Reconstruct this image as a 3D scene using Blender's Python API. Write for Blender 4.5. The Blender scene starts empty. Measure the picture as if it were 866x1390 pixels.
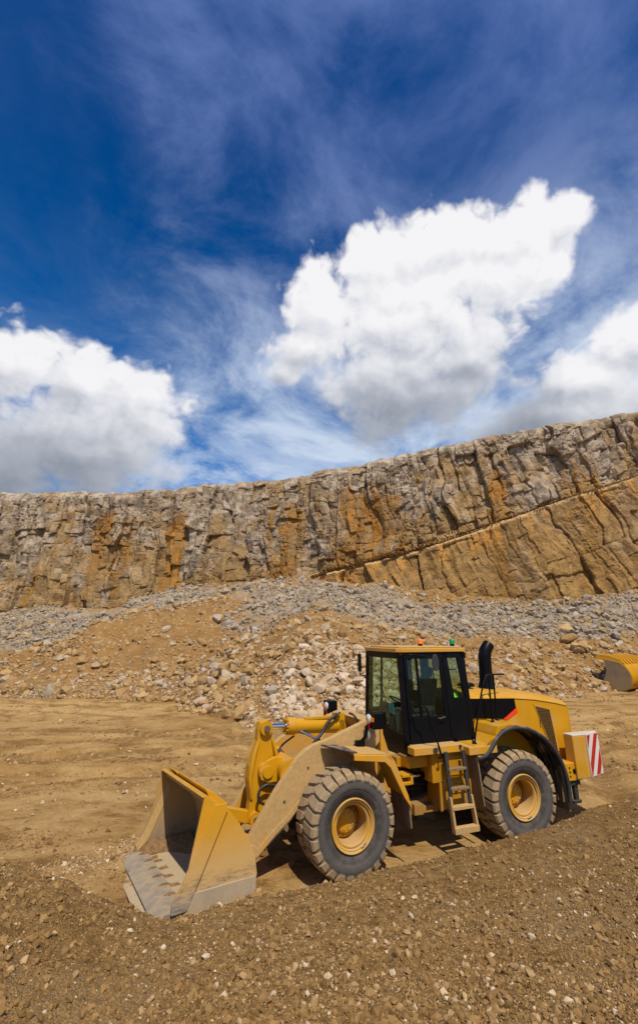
import bpy, math
import numpy as np
from mathutils import Vector, Matrix
R = math.radians
sc = bpy.context.scene
col = sc.collection
rng = np.random.default_rng(7)

# ------------------------------------------------------------------ noise
def _h(ix, iy, iz, seed):
    x = (ix.astype(np.int64) * 374761393 + iy.astype(np.int64) * 668265263 + iz.astype(np.int64) * 2147483647 + seed * 144665) & 0xFFFFFFFF
    x = ((x ^ (x >> 13)) * 1274126177) & 0xFFFFFFFF
    x = ((x ^ (x >> 16)) * 2246822519) & 0xFFFFFFFF
    x = x ^ (x >> 15)
    return (x & 0xFFFFFF) / float(0x1000000)

def vnoise(p, seed=0):
    i = np.floor(p).astype(np.int64)
    f = p - i
    f = f * f * (3 - 2 * f)
    out = 0
    for dx in (0, 1):
        wx = f[:, 0] if dx else 1 - f[:, 0]
        for dy in (0, 1):
            wy = f[:, 1] if dy else 1 - f[:, 1]
            for dz in (0, 1):
                wz = f[:, 2] if dz else 1 - f[:, 2]
                out = out + wx * wy * wz * _h(i[:, 0] + dx, i[:, 1] + dy, i[:, 2] + dz, seed)
    return out * 2 - 1

def fbm(p, octv=4, seed=0, gain=.5):
    a, s, t = 1., 0., 0.
    for k in range(octv):
        s = s + a * vnoise(p * (2.03 ** k) + 17.3 * k, seed + k)
        t += a
        a *= gain
    return s / t

def fbm2(x, y, octv=4, seed=0, gain=.5):
    return fbm(np.stack([x, y, np.zeros_like(x)], -1), octv, seed, gain)

def worley(p, seed=0):
    i = np.floor(p).astype(np.int64)
    f1 = np.full(len(p), 9.)
    f2 = np.full(len(p), 9.)
    best = np.zeros((len(p), 3))
    cid = np.zeros((len(p), 3), np.int64)
    for dx in (-1, 0, 1):
        for dy in (-1, 0, 1):
            for dz in (-1, 0, 1):
                c = i + np.array([dx, dy, dz])
                q = c + np.stack([_h(c[:, 0], c[:, 1], c[:, 2], seed + k) for k in (1, 2, 3)], -1)
                d = p - q
                l = np.sqrt((d * d).sum(1))
                m = l < f1
                f2 = np.where(m, f1, np.minimum(f2, l))
                best[m] = d[m]
                cid[m] = c[m]
                f1 = np.minimum(f1, l)
    rr = np.stack([_h(cid[:, 0], cid[:, 1], cid[:, 2], seed + 11 + k) for k in range(4)], -1) * 2 - 1
    return f1, f2, best, rr

# ------------------------------------------------------------------ mesh helpers
def fast_mesh(name, V, Fc, attrs=None, smooth=False):
    """V (n,3), Fc (m,k) with k = 3 or 4"""
    me = bpy.data.meshes.new(name)
    n, (m, k) = len(V), Fc.shape
    me.vertices.add(n)
    me.vertices.foreach_set('co', np.ascontiguousarray(V, np.float32).ravel())
    me.loops.add(m * k)
    me.loops.foreach_set('vertex_index', np.ascontiguousarray(Fc, np.int32).ravel())
    me.polygons.add(m)
    me.polygons.foreach_set('loop_start', np.arange(0, m * k, k, dtype=np.int32))
    me.polygons.foreach_set('loop_total', np.full(m, k, np.int32))
    me.polygons.foreach_set('use_smooth', np.full(m, smooth))
    for an, av in (attrs or {}).items():
        a = me.attributes.new(an, 'FLOAT', 'POINT')
        a.data.foreach_set('value', np.ascontiguousarray(av, np.float32))
    me.update(calc_edges=True)
    me.validate()
    return me

def grid_faces(nu, nv):
    a = np.arange(nu * nv).reshape(nu, nv)
    return np.stack([a[:-1, :-1].ravel(), a[1:, :-1].ravel(), a[1:, 1:].ravel(), a[:-1, 1:].ravel()], -1)

def link(name, me, mat=None, parent=None, loc=(0, 0, 0)):
    o = bpy.data.objects.new(name, me)
    col.objects.link(o)
    if mat is not None:
        for m in (mat if isinstance(mat, (list, tuple)) else [mat]):
            me.materials.append(m)
    o.parent = parent
    o.location = loc
    return o

def tag(o, label=None, cat=None, group=None, kind=None):
    if label: o['label'] = label
    if cat: o['category'] = cat
    if group: o['group'] = group
    if kind: o['kind'] = kind
    return o

class MB:
    def __init__(s, T=None):
        s.v = []; s.f = []; s.mi = []; s.sm = []; s.T = T
    def add(s, vs, fs, mi=0, smooth=False):
        b = len(s.v)
        for q in vs:
            q = Vector(q)
            s.v.append(s.T @ q if s.T is not None else q)
        for f in fs:
            s.f.append([b + i for i in f]); s.mi.append(mi); s.sm.append(smooth)
        return s
    def box(s, x0, x1, y0, y1, z0, z1, mi=0):
        vs = [(x, y, z) for x in (x0, x1) for y in (y0, y1) for z in (z0, z1)]
        return s.add(vs, [(0, 1, 3, 2), (4, 6, 7, 5), (0, 4, 5, 1), (2, 3, 7, 6), (0, 2, 6, 4), (1, 5, 7, 3)], mi)
    def hexa(s, p, mi=0):
        """8 points: bottom loop 0-3, top loop 4-7"""
        return s.add(p, [(3, 2, 1, 0), (4, 5, 6, 7), (0, 1, 5, 4), (1, 2, 6, 5), (2, 3, 7, 6), (3, 0, 4, 7)], mi)
    def prism(s, poly, y0, y1, mi=0):
        """poly in (x, z), extruded along y"""
        n = len(poly)
        vs = [(x, y0, z) for x, z in poly] + [(x, y1, z) for x, z in poly]
        fs = [tuple(range(n)), tuple(range(2 * n - 1, n - 1, -1))] + [(i, i + n, (i + 1) % n + n, (i + 1) % n) for i in range(n)]
        return s.add(vs, fs, mi)
    def prismz(s, poly, z0, z1, mi=0):
        n = len(poly)
        vs = [(x, y, z0) for x, y in poly] + [(x, y, z1) for x, y in poly]
        fs = [tuple(range(n)), tuple(range(2 * n - 1, n - 1, -1))] + [(i, i + n, (i + 1) % n + n, (i + 1) % n) for i in range(n)]
        return s.add(vs, fs, mi)
    def ribbon(s, prof, y0, y1, th, mi=0):
        """open profile in (x, z) with thickness th along its normal, extruded in y"""
        P = [Vector((x, z)) for x, z in prof]
        off = []
        for i, p in enumerate(P):
            a = P[max(0, i - 1)]; b = P[min(len(P) - 1, i + 1)]
            t = (b - a).normalized()
            off.append(p + Vector((-t.y, t.x)) * th)
        n = len(P)
        vs = [(p.x, y, p.y) for y in (y0, y1) for p in P] + [(p.x, y, p.y) for y in (y0, y1) for p in off]
        fs = []
        A, B, Cc, D = 0, n, 2 * n, 3 * n
        for i in range(n - 1):
            fs += [(A + i, A + i + 1, B + i + 1, B + i), (Cc + i, D + i, D + i + 1, Cc + i + 1), (A + i, Cc + i, Cc + i + 1, A + i + 1), (B + i, B + i + 1, D + i + 1, D + i)]
        fs += [(A, B, D, Cc), (A + n - 1, Cc + n - 1, D + n - 1, B + n - 1)]
        return s.add(vs, fs, mi)
    def tube(s, pts, r, n=10, mi=0, smooth=True):
        pts = [Vector(p) for p in pts]
        if not isinstance(r, (list, tuple)): r = [r] * len(pts)
        vs, fs = [], []
        up = Vector((0.13, 0.21, 1)).normalized()
        for i, p in enumerate(pts):
            a = pts[max(0, i - 1)]; b = pts[min(len(pts) - 1, i + 1)]
            t = (b - a).normalized()
            u = t.cross(up)
            if u.length < .1: u = t.cross(Vector((1, .1, 0)))
            u.normalize(); w = t.cross(u)
            for k in range(n):
                an = 2 * math.pi * k / n
                vs.append(p + (u * math.cos(an) + w * math.sin(an)) * r[i])
        for i in range(len(pts) - 1):
            for k in range(n):
                fs.append((i * n + k, i * n + (k + 1) % n, (i + 1) * n + (k + 1) % n, (i + 1) * n + k))
        s.add(vs, fs, mi, smooth)
        s.add(vs[:n], [tuple(range(n - 1, -1, -1))], mi)
        s.add(vs[-n:], [tuple(range(n))], mi)
        return s
    def lathe(s, prof, c=(0, 0, 0), n=48, axis='y', mi=0, smooth=True, cap=True):
        """prof [(a, r)] around an axis through c"""
        vs, fs = [], []
        for a, r in prof:
            for k in range(n):
                t = 2 * math.pi * k / n
                ct, st = r * math.cos(t), r * math.sin(t)
                q = {'y': (ct, a, st), 'x': (a, ct, st), 'z': (ct, st, a)}[axis]
                vs.append((c[0] + q[0], c[1] + q[1], c[2] + q[2]))
        for i in range(len(prof) - 1):
            for k in range(n):
                fs.append((i * n + k, (i + 1) * n + k, (i + 1) * n + (k + 1) % n, i * n + (k + 1) % n))
        s.add(vs, fs, mi, smooth)
        if not cap: return s
        if prof[0][1] > 1e-4: s.add(vs[:n], [tuple(range(n))], mi)
        if prof[-1][1] > 1e-4: s.add(vs[-n:], [tuple(range(n - 1, -1, -1))], mi)
        return s
    def build(s, name, mats, parent=None, origin=(0, 0, 0), bevel=0.0, label=None, seg=2):
        me = bpy.data.meshes.new(name)
        O = Vector(origin)
        me.from_pydata([tuple(v - O) for v in s.v], [], s.f)
        me.validate()
        if len(me.polygons) == len(s.f):
            me.polygons.foreach_set('material_index', s.mi)
            me.polygons.foreach_set('use_smooth', s.sm)
        import bmesh
        bm = bmesh.new(); bm.from_mesh(me)
        bmesh.ops.recalc_face_normals(bm, faces=bm.faces)
        bm.to_mesh(me); bm.free()
        po = Vector((0, 0, 0))
        if parent is not None and parent.get('_org') is not None:
            po = Vector(parent['_org'])
        o = link(name, me, mats, parent, O - po)
        if any(abs(c) > 1e-9 for c in origin): o['_org'] = list(O)
        if bevel:
            b = o.modifiers.new('bevel', 'BEVEL'); b.width = bevel; b.segments = seg
            b.limit_method = 'ANGLE'; b.angle_limit = R(40); b.harden_normals = False
        if label: o['label'] = label
        return o

def smooth_path(pts, n=6):
    """Catmull-Rom through the points"""
    P = [Vector(p) for p in pts]
    P = [P[0] * 2 - P[1]] + P + [P[-1] * 2 - P[-2]]
    out = []
    for i in range(1, len(P) - 2):
        for k in range(n):
            t = k / n
            a, b, c, d = P[i - 1], P[i], P[i + 1], P[i + 2]
            out.append(.5 * ((2 * b) + (c - a) * t + (2 * a - 5 * b + 4 * c - d) * t * t + (3 * b - a - 3 * c + d) * t ** 3))
    out.append(P[-2])
    return out

def copy_tree(o, parent=None):
    c = o.copy(); col.objects.link(c); c.parent = parent
    for ch in list(o.children): copy_tree(ch, c)
    return c

# ------------------------------------------------------------------ materials
class NT:
    def __init__(s, tree): s.t = tree; s.n = tree.nodes; s.l = tree.links
    def node(s, typ, **kw):
        n = s.n.new(typ)
        for k, v in kw.items(): setattr(n, k, v)
        return n
    def put(s, sock, v):
        if v is None: return
        if isinstance(v, bpy.types.NodeSocket): s.l.new(v, sock)
        else: sock.default_value = v
    def math(s, op, a, b=None, c=None, clamp=False):
        n = s.node('ShaderNodeMath', operation=op, use_clamp=clamp)
        s.put(n.inputs[0], a); s.put(n.inputs[1], b)
        if c is not None: s.put(n.inputs[2], c)
        return n.outputs[0]
    def vmath(s, op, a, b=None, scale=None):
        n = s.node('ShaderNodeVectorMath', operation=op)
        s.put(n.inputs[0], a); s.put(n.inputs[1], b)
        if scale is not None: s.put(n.inputs['Scale'], scale)
        return n.outputs['Value'] if op in ('LENGTH', 'DOT_PRODUCT') else n.outputs[0]
    def mix(s, f, a, b):
        n = s.node('ShaderNodeMix', data_type='RGBA')
        s.put(n.inputs['Factor'], f)
        for k, v in ((6, a), (7, b)):
            if isinstance(v, (tuple, list)) and len(v) == 3: v = (*v, 1)
            s.put(n.inputs[k], v)
        return n.outputs[2]
    def ramp(s, f, lo, hi, a=0., b=1., smooth=True):
        n = s.node('ShaderNodeMapRange', interpolation_type='SMOOTHSTEP' if smooth else 'LINEAR')
        s.put(n.inputs[0], f); n.inputs[1].default_value = lo; n.inputs[2].default_value = hi
        n.inputs[3].default_value = a; n.inputs[4].default_value = b
        return n.outputs[0]
    def noise(s, vec, scale, detail=4, rough=.55, dist=0., out=0, dim='3D'):
        n = s.node('ShaderNodeTexNoise', noise_dimensions=dim)
        s.put(n.inputs['Vector'], vec); n.inputs['Scale'].default_value = scale
        n.inputs['Detail'].default_value = detail; n.inputs['Roughness'].default_value = rough
        n.inputs['Distortion'].default_value = dist
        return n.outputs[out]
    def voro(s, vec, scale, feature='F1', rand=1., out='Distance'):
        n = s.node('ShaderNodeTexVoronoi', feature=feature)
        s.put(n.inputs['Vector'], vec); n.inputs['Scale'].default_value = scale
        n.inputs['Randomness'].default_value = rand
        return n.outputs[out]
    def scalev(s, vec, xyz):
        return s.vmath('MULTIPLY', vec, xyz)
    def attr(s, name):
        return s.node('ShaderNodeAttribute', attribute_name=name).outputs['Fac']
    def bump(s, h, strength, dist, normal=None):
        n = s.node('ShaderNodeBump'); n.inputs['Strength'].default_value = strength
        n.inputs['Distance'].default_value = dist; s.put(n.inputs['Height'], h)
        if normal is not None: s.put(n.inputs['Normal'], normal)
        return n.outputs[0]

def new_mat(name):
    m = bpy.data.materials.new(name); m.use_nodes = True
    nt = NT(m.node_tree)
    bs = m.node_tree.nodes['Principled BSDF']
    co = nt.node('ShaderNodeTexCoord')
    return m, nt, bs, co

DUST = (.53, .34, .135)
def paint(name, base, dust=.3, dscale=2.5, rough=.38, dustcol=DUST, top=.5, low=None, chips=0., spec=.4):
    """coloured paint under patchy dry dust; dust lies thicker on faces that look up and below height low"""
    m, nt, bs, co = new_mat(name)
    v = co.outputs['Object']
    geo = nt.node('ShaderNodeNewGeometry')
    n1 = nt.noise(v, dscale, 6, .62, .3)
    n2 = nt.noise(v, dscale * 14, 4, .7)
    f = nt.math('ADD', nt.math('MULTIPLY', n1, .8), nt.math('MULTIPLY', n2, .35))
    f = nt.math('ADD', f, dust - .85)
    f = nt.math('ADD', f, nt.math('MULTIPLY', nt.math('SUBTRACT', nt.noise(nt.scalev(v, (3.2, 3.2, .35)), 2.2, 5, .65), .47), .75))
    sz = nt.node('ShaderNodeSeparateXYZ'); nt.put(sz.inputs[0], geo.outputs['Normal'])
    f = nt.math('ADD', f, nt.math('MULTIPLY', nt.math('MAXIMUM', sz.outputs[2], 0.), top))
    if low is not None:
        sp = nt.node('ShaderNodeSeparateXYZ'); nt.put(sp.inputs[0], v)
        f = nt.math('ADD', f, nt.ramp(sp.outputs[2], low[1], low[0], 0., low[2]))
    f = nt.ramp(f, -.05, .42)
    var = nt.mix(nt.ramp(nt.noise(v, 1.3, 3), .3, .7), base, tuple(c * .86 for c in base))
    dcol = nt.mix(nt.ramp(n2, .3, .7), dustcol, tuple(c * .8 for c in dustcol))
    c = nt.mix(f, var, dcol)
    if chips:
        ch = nt.ramp(nt.noise(nt.scalev(v, (1, 1, 2.2)), 9, 8, .75, .4), .62 - chips * .1, .66 - chips * .1)
        c = nt.mix(nt.math('MULTIPLY', ch, .8), c, (.06, .055, .05))
    nt.put(bs.inputs['Base Color'], c)
    nt.put(bs.inputs['Roughness'], nt.math('ADD', nt.math('MULTIPLY', f, .5), rough, clamp=True))
    bs.inputs['Specular IOR Level'].default_value = spec
    nt.put(bs.inputs['Normal'], nt.bump(nt.math('ADD', n2, n1), .2, .012))
    return m

def plain(name, base, rough=.5, metal=0., nscale=12, var=.25, bump=.1, spec=.5):
    m, nt, bs, co = new_mat(name)
    v = co.outputs['Object']
    n = nt.noise(v, nscale, 5, .6)
    nt.put(bs.inputs['Base Color'], nt.mix(nt.ramp(n, .3, .7), tuple(c * (1 - var) for c in base), tuple(min(1, c * (1 + var)) for c in base)))
    bs.inputs['Roughness'].default_value = rough; bs.inputs['Metallic'].default_value = metal
    bs.inputs['Specular IOR Level'].default_value = spec
    nt.put(bs.inputs['Normal'], nt.bump(n, bump, .01))
    return m

YEL = (.62, .30, .006)
M = {}
M['yellow'] = paint('yellow_paint', YEL, .2, 1.9, .36, top=.14)
M['yellow_dusty'] = paint('dusty_yellow_paint', YEL, .42, 2.2, .42, top=.6)
M['arm'] = paint('dust_coated_yellow_paint', YEL, .74, 1.3, .45, top=.4)
M['yellow_low'] = paint('yellow_paint_muddy_below', (.50, .235, .006), .14, 2.5, .5, low=(.6, 1.3, .3), top=.7, dustcol=(.30, .185, .08))
M['chassis'] = paint('grimy_shaded_chassis', (.05, .032, .012), .3, 3, .8, dustcol=(.14, .08, .035), top=.5)  # grime on the frame; belly and hitch shade is put into this dark brown
M['roof'] = paint('roof_yellow_paint', (.68, .33, .02), .3, 1.6, .4, top=.3)
M['black'] = paint('black_paint', (.005, .005, .006), -.15, 3, .35, top=.3, spec=.12)
M['blackdust'] = paint('dusty_black_paint', (.022, .017, .012), .3, 3, .7)
M['rubber'] = paint('grey_black_rubber', (.035, .037, .042), .1, 4, .6, top=.25)
M['hose'] = plain('hose_rubber', (.022, .022, .026), .5, 0, 40)
M['chrome'] = plain('chromed_steel', (.75, .76, .78), .08, 1., 20, .05, .02)
M['pin'] = plain('pin_steel', (.32, .3, .28), .4, .9, 30)
M['rim'] = paint('rim_paint', (.60, .31, .02), .36, 4, .45, top=.3)
M['hub'] = paint('hub_paint', YEL, .3, 5, .4)
M['seat'] = plain('seat_fabric', (.03, .03, .035), .9)
M['white'] = paint('white_board_paint', (.75, .73, .7), .12, 3, .4, dustcol=(.6, .5, .38), top=.5)
M['red'] = paint('red_board_paint', (.52, .018, .012), .1, 3, .35, top=.5)
M['redband'] = plain('red_decal', (.85, .05, .01), .35, 0, 8, .05, .0)
M['orange_lens'] = plain('orange_lens', (.9, .2, .01), .15, 0, 8, .05, 0)
M['green_lens'] = plain('green_lens', (.005, .25, .07), .15, 0, 8, .05, 0)
M['lens'] = plain('lamp_lens', (.6, .6, .58), .12, 0, 8, .05, 0)
M['red_lens'] = plain('red_lens', (.5, .01, .01), .15, 0, 8, .05, 0)
M['hivis'] = plain('high_visibility_cloth', (.35, .85, .04), .8, 0, 20)
M['paper'] = plain('teal_paper', (.12, .5, .45), .8, 0, 20)
M['mesh'] = plain('grille_dark', (.10, .055, .008), .6, .2, 60, .5, .3)

def tyre_mat():
    m, nt, bs, co = new_mat('tyre_rubber')
    v = co.outputs['Object']
    sp = nt.node('ShaderNodeSeparateXYZ'); nt.put(sp.inputs[0], v)
    r = nt.math('SQRT', nt.math('ADD', nt.math('MULTIPLY', sp.outputs[0], sp.outputs[0]), nt.math('MULTIPLY', sp.outputs[2], sp.outputs[2])))
    n1 = nt.noise(v, 5, 6, .7, .4); n2 = nt.noise(v, 34, 5, .7)
    f = nt.math('ADD', nt.ramp(r, .65, .72, -.12, .85), nt.math('MULTIPLY', nt.math('SUBTRACT', n1, .5), 1.1))
    f = nt.math('ADD', f, nt.math('MULTIPLY', nt.math('SUBTRACT', n2, .5), .9))
    f = nt.ramp(f, .02, .95, .05, .88)
    rub = nt.mix(nt.ramp(r, .49, .6), (.034, .034, .038), (.075, .073, .072))
    rub = nt.mix(nt.math('MULTIPLY', nt.ramp(nt.math('ABSOLUTE', nt.math('SUBTRACT', r, .655)), .018, .004), .5), rub, (.02, .02, .022))
    rub = nt.mix(nt.ramp(n1, .42, .66, 0, .6), rub, (.12, .105, .09))
    rub = nt.mix(nt.ramp(n2, .5, .7, 0, .4), rub, (.15, .13, .11))
    dust = nt.mix(n2, (.27, .185, .10), (.50, .36, .20))
    nt.put(bs.inputs['Base Color'], nt.mix(f, rub, dust))
    bs.inputs['Roughness'].default_value = .8
    bs.inputs['Specular IOR Level'].default_value = .25
    nt.put(bs.inputs['Normal'], nt.bump(nt.math('ADD', n1, n2), .35, .015))
    return m
M['tyre'] = tyre_mat()

def glass_mat():
    m, nt, bs, co = new_mat('tinted_cab_glass')
    out = m.node_tree.nodes['Material Output']
    tr = nt.node('ShaderNodeBsdfTransparent'); tr.inputs[0].default_value = (.80, .90, .84, 1)
    gl = nt.node('ShaderNodeBsdfGlossy'); gl.inputs['Roughness'].default_value = .03
    gl.inputs[0].default_value = (.7, .85, .8, 1)
    df = nt.node('ShaderNodeBsdfDiffuse'); df.inputs[0].default_value = (.3, .27, .2, 1)
    lw = nt.node('ShaderNodeLayerWeight'); lw.inputs[0].default_value = .5
    mx = nt.node('ShaderNodeMixShader')
    nt.put(mx.inputs[0], nt.math('ADD', nt.math('MULTIPLY', nt.math('POWER', lw.outputs['Facing'], 4.), .55), .035))
    nt.l.new(tr.outputs[0], mx.inputs[1]); nt.l.new(gl.outputs[0], mx.inputs[2])
    m2 = nt.node('ShaderNodeMixShader')
    nt.put(m2.inputs[0], nt.ramp(nt.noise(co.outputs['Object'], 3, 5, .6), .45, .8, .0, .035))
    nt.l.new(mx.outputs[0], m2.inputs[1]); nt.l.new(df.outputs[0], m2.inputs[2])
    nt.l.new(m2.outputs[0], out.inputs[0])
    return m
M['glass'] = glass_mat()

def bucket_mat(name, axis_z, zs, inner=False):
    """yellow paint worn through to dusty grey steel towards the bottom of the bucket"""
    m, nt, bs, co = new_mat(name)
    v = co.outputs['Object']
    sp = nt.node('ShaderNodeSeparateXYZ'); nt.put(sp.inputs[0], v)
    n1 = nt.noise(nt.scalev(v, (1, 1, 1.6)), 2.2, 7, .65, .5); n2 = nt.noise(nt.scalev(v, (.6, 1, 2.5)), 14, 6, .7)
    h = nt.math('ADD', sp.outputs[2], nt.math('MULTIPLY', nt.math('SUBTRACT', n1, .5), .5))
    h2 = nt.math('ADD', sp.outputs[2], nt.math('MULTIPLY', nt.math('SUBTRACT', n2, .5), .35))
    dustf = nt.ramp(h, zs[2], zs[1], 0, .92)
    steelf = nt.ramp(h2, zs[1] + .03, zs[0], 0, 1)
    darkf = nt.math('MULTIPLY', nt.ramp(nt.noise(nt.scalev(v, (.8, 1, 3.4)), 6, 9, .78, .2), .44, .62), nt.ramp(h2, zs[1] + .16, zs[1] - .04, 0, 1))
    dust = nt.mix(n2, (.50, .31, .10), (.55, .37, .17))
    c = nt.mix(dustf, nt.mix(n1, YEL, tuple(c * .85 for c in YEL)), dust)
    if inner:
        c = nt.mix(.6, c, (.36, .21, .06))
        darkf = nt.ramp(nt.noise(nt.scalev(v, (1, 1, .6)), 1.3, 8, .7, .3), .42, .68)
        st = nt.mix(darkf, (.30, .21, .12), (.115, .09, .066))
    else:
        st = nt.mix(n2, (.30, .23, .16), (.38, .31, .23))
    c = nt.mix(steelf, c, st)
    if not inner: c = nt.mix(nt.math('MULTIPLY', darkf, .7), c, (.08, .075, .075))
    nt.put(bs.inputs['Base Color'], c)
    bs.inputs['Roughness'].default_value = .55
    nt.put(bs.inputs['Normal'], nt.bump(n2, .2, .01))
    return m
M['bk_side'] = bucket_mat('bucket_side_paint', 2, (.3, .52, 1.38))
M['bk_in'] = bucket_mat('bucket_inner_steel', 2, (.12, .55, 1.5), True)
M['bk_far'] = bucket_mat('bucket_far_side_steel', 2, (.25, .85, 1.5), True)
M['bk_floor'] = paint('dusty_bucket_floor_steel', (.4, .36, .3), .75, 2, .5, dustcol=(.47, .36, .22), top=.3)
M['edge'] = paint('worn_edge_steel', (.22, .20, .185), .35, 5, .75, dustcol=(.42, .32, .2), top=.15)
M['mud'] = plain('dried_mud', (.20, .12, .055), .95, 0, 18, .3, .6, .2)
M['flap'] = paint('dusty_mudflap_rubber', (.07, .055, .04), .6, 2, .7, dustcol=(.26, .17, .085))

def make_tyre(parent, c, near):
    """whole wheel: hub part with tyre and rim below it; near=+1 shows its outside towards +y"""
    s = near
    cx, cy, cz = c
    h = MB()
    h.lathe([(cy - s * .3, .27), (cy - s * .06, .278), (cy - s * .06, .20), (cy - s * .02, .195), (cy + s * .03, .18), (cy + s * .04, .15), (cy + s * .045, .0)], (cx, 0, cz), 40)
    for k in range(16):
        a = 2 * math.pi * k / 16
        x, z = cx + .238 * math.cos(a), cz + .238 * math.sin(a)
        h.tube([(x, cy - s * .07, z), (x, cy - s * .025, z)], .019, 6)
    for k in range(8):
        a = 2 * math.pi * k / 8
        x, z = cx + .125 * math.cos(a), cz + .125 * math.sin(a)
        h.tube([(x, cy + s * .03, z), (x, cy + s * .06, z)], .014, 6)
    hub = h.build('wheel', M['hub'], parent, c, .004)
    r = MB()
    o = [(-.30, .395), (-.28, .30), (-.05, .285), (.20, .288), (.243, .292), (.262, .305), (.262, .325), (.252, .335), (.258, .345), (.272, .352), (.285, .350), (.294, .356), (.284, .366), (.29, .378), (.312, .386), (.318, .398), (.312, .408), (.29, .412), (.24, .40), (.0, .38), (-.28, .40)]
    r.lathe([(cy + s * a, b) for a, b in o] + [(cy + s * -.30, .395)], (cx, 0, cz), 72, cap=False)
    hub2 = r.build('rim', M['rim'], hub, c)
    r = MB()
    r.tube([(cx - .13, cy + s * .300, cz - .325), (cx - .06, cy + s * .305, cz - .352), (cx - .03, cy + s * .302, cz - .358)], .013, 6)
    r.build('valve', M['pin'], hub, c)
    t = MB()
    prof = [(-.27, .41), (-.30, .44), (-.335, .52), (-.352, .60), (-.35, .66), (-.335, .71), (-.31, .752), (-.2, .768), (0, .774), (.2, .768), (.31, .752), (.335, .71), (.35, .66), (.352, .60), (.344, .55), (.338, .545), (.335, .52), (.30, .44), (.27, .41)]
    t.lathe([(cy + a, b) for a, b in prof], (cx, 0, cz), 96, cap=False)
    N = 26
    for side in (-1, 1):
        for k in range(N):
            a0 = 2 * math.pi * (k + (.5 if side > 0 else 0)) / N
            wj = rng.uniform(-.004, .004)
            da = 2 * math.pi / N * .37 + wj
            # shoulder lug: wraps from sidewall across to the zigzag centre
            sec = [(.350, .665), (.362, .70), (.345, .775), (.31, .806), (.13, .822), (.05, .823), (.05, .76), (.30, .74), (.335, .66)]
            vs = []
            for sgn, tw in ((-1, 0), (1, 0)):
                for (yy, rr) in sec:
                    fr = (.36 - yy) / .31
                    sk = .055 * max(0, fr - .35) * 1.6
                    wd = da * (1.0 if yy > .12 else .82)
                    if rr < .72: wd *= .8
                    an = a0 + sgn * wd + sk
                    vs.append((cx + rr * math.cos(an), cy + side * yy, cz + rr * math.sin(an)))
            n = len(sec)
            fs = [tuple(range(n)), tuple(range(2 * n - 1, n - 1, -1))] + [(i, i + n, (i + 1) % n + n, (i + 1) % n) for i in range(n)]
            t.add(vs, fs)
    for k in range(N):
        a0 = 2 * math.pi * (k + .25) / N
        vs = []
        for (an, yy) in ((-.055, -.035), (.02, -.04), (.055, .035), (-.02, .04)):
            for rr in (.75, .812):
                vs.append((cx + rr * math.cos(a0 + an), cy + yy, cz + rr * math.sin(a0 + an)))
        t.add(vs, [(0, 2, 4, 6), (1, 7, 5, 3), (0, 1, 3, 2), (2, 3, 5, 4), (4, 5, 7, 6), (6, 7, 1, 0)])
    t.build('tyre', M['tyre'], hub, c, .007, seg=1)
    return hub
# ------------------------------------------------------------------ the wheel loader
TF = Matrix.Rotation(R(2.7), 4, 'Z')
_p = Vector((3.7, 0, .4))
TB = TF @ Matrix.Translation(_p) @ Matrix.Rotation(.072, 4, 'Z') @ Matrix.Rotation(.08, 4, 'X') @ Matrix.Translation(-_p)

def clip(poly, u0, u1, z0, z1):
    for ax, val, keep in ((0, u0, 1), (0, u1, -1), (1, z0, 1), (1, z1, -1)):
        out = []
        for i in range(len(poly)):
            a, b = poly[i - 1], poly[i]
            ia, ib = keep * (a[ax] - val) >= 0, keep * (b[ax] - val) >= 0
            if ia != ib:
                t = (val - a[ax]) / (b[ax] - a[ax])
                out.append((a[0] + t * (b[0] - a[0]), a[1] + t * (b[1] - a[1])))
            if ib: out.append(b)
        poly = out
        if not poly: return []
    return poly

def chevron_board(parent, a, b, z0, z1, nstr, slope, name='warning_board', first=0):
    """striped board between plan points a and b, standing a little proud of the counterweight"""
    a, b = Vector(a), Vector(b)
    L = (b - a).length; t = (b - a) / L; n = Vector((-t.y, t.x))
    if n.y < 0 and abs(n.y) > .2: n = -n
    if a.y < -.05 and b.y < -.05 and n.y > 0: n = -n
    def P(u, z, d):
        q = a + t * u + n * d
        return (q.x, q.y, z)
    m = MB()
    m.hexa([P(0, z0, .004), P(L, z0, .004), P(L, z0, .022), P(0, z0, .022), P(0, z1, .004), P(L, z1, .004), P(L, z1, .022), P(0, z1, .022)], 0)
    w = L / nstr
    for k in range(-6, nstr + 8):
        if (k + first) % 2: continue
        u = k * w
        poly = [(u, z1), (u + w, z1), (u + w - slope, z0), (u - slope, z0)]
        poly = clip(poly, .012, L - .012, z0 + .012, z1 - .012)
        if len(poly) >= 3:
            m.add([P(p, q, .026) for p, q in poly], [tuple(range(len(poly)))], 1)
            k2 = len(poly)
            m.add([P(p, q, .026) for p, q in poly] + [P(p, q, .02) for p, q in poly], [(i, (i + 1) % k2, (i + 1) % k2 + k2, i + k2) for i in range(k2)], 1)
    return m.build(name, [M['white'], M['red']], parent)

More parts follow.
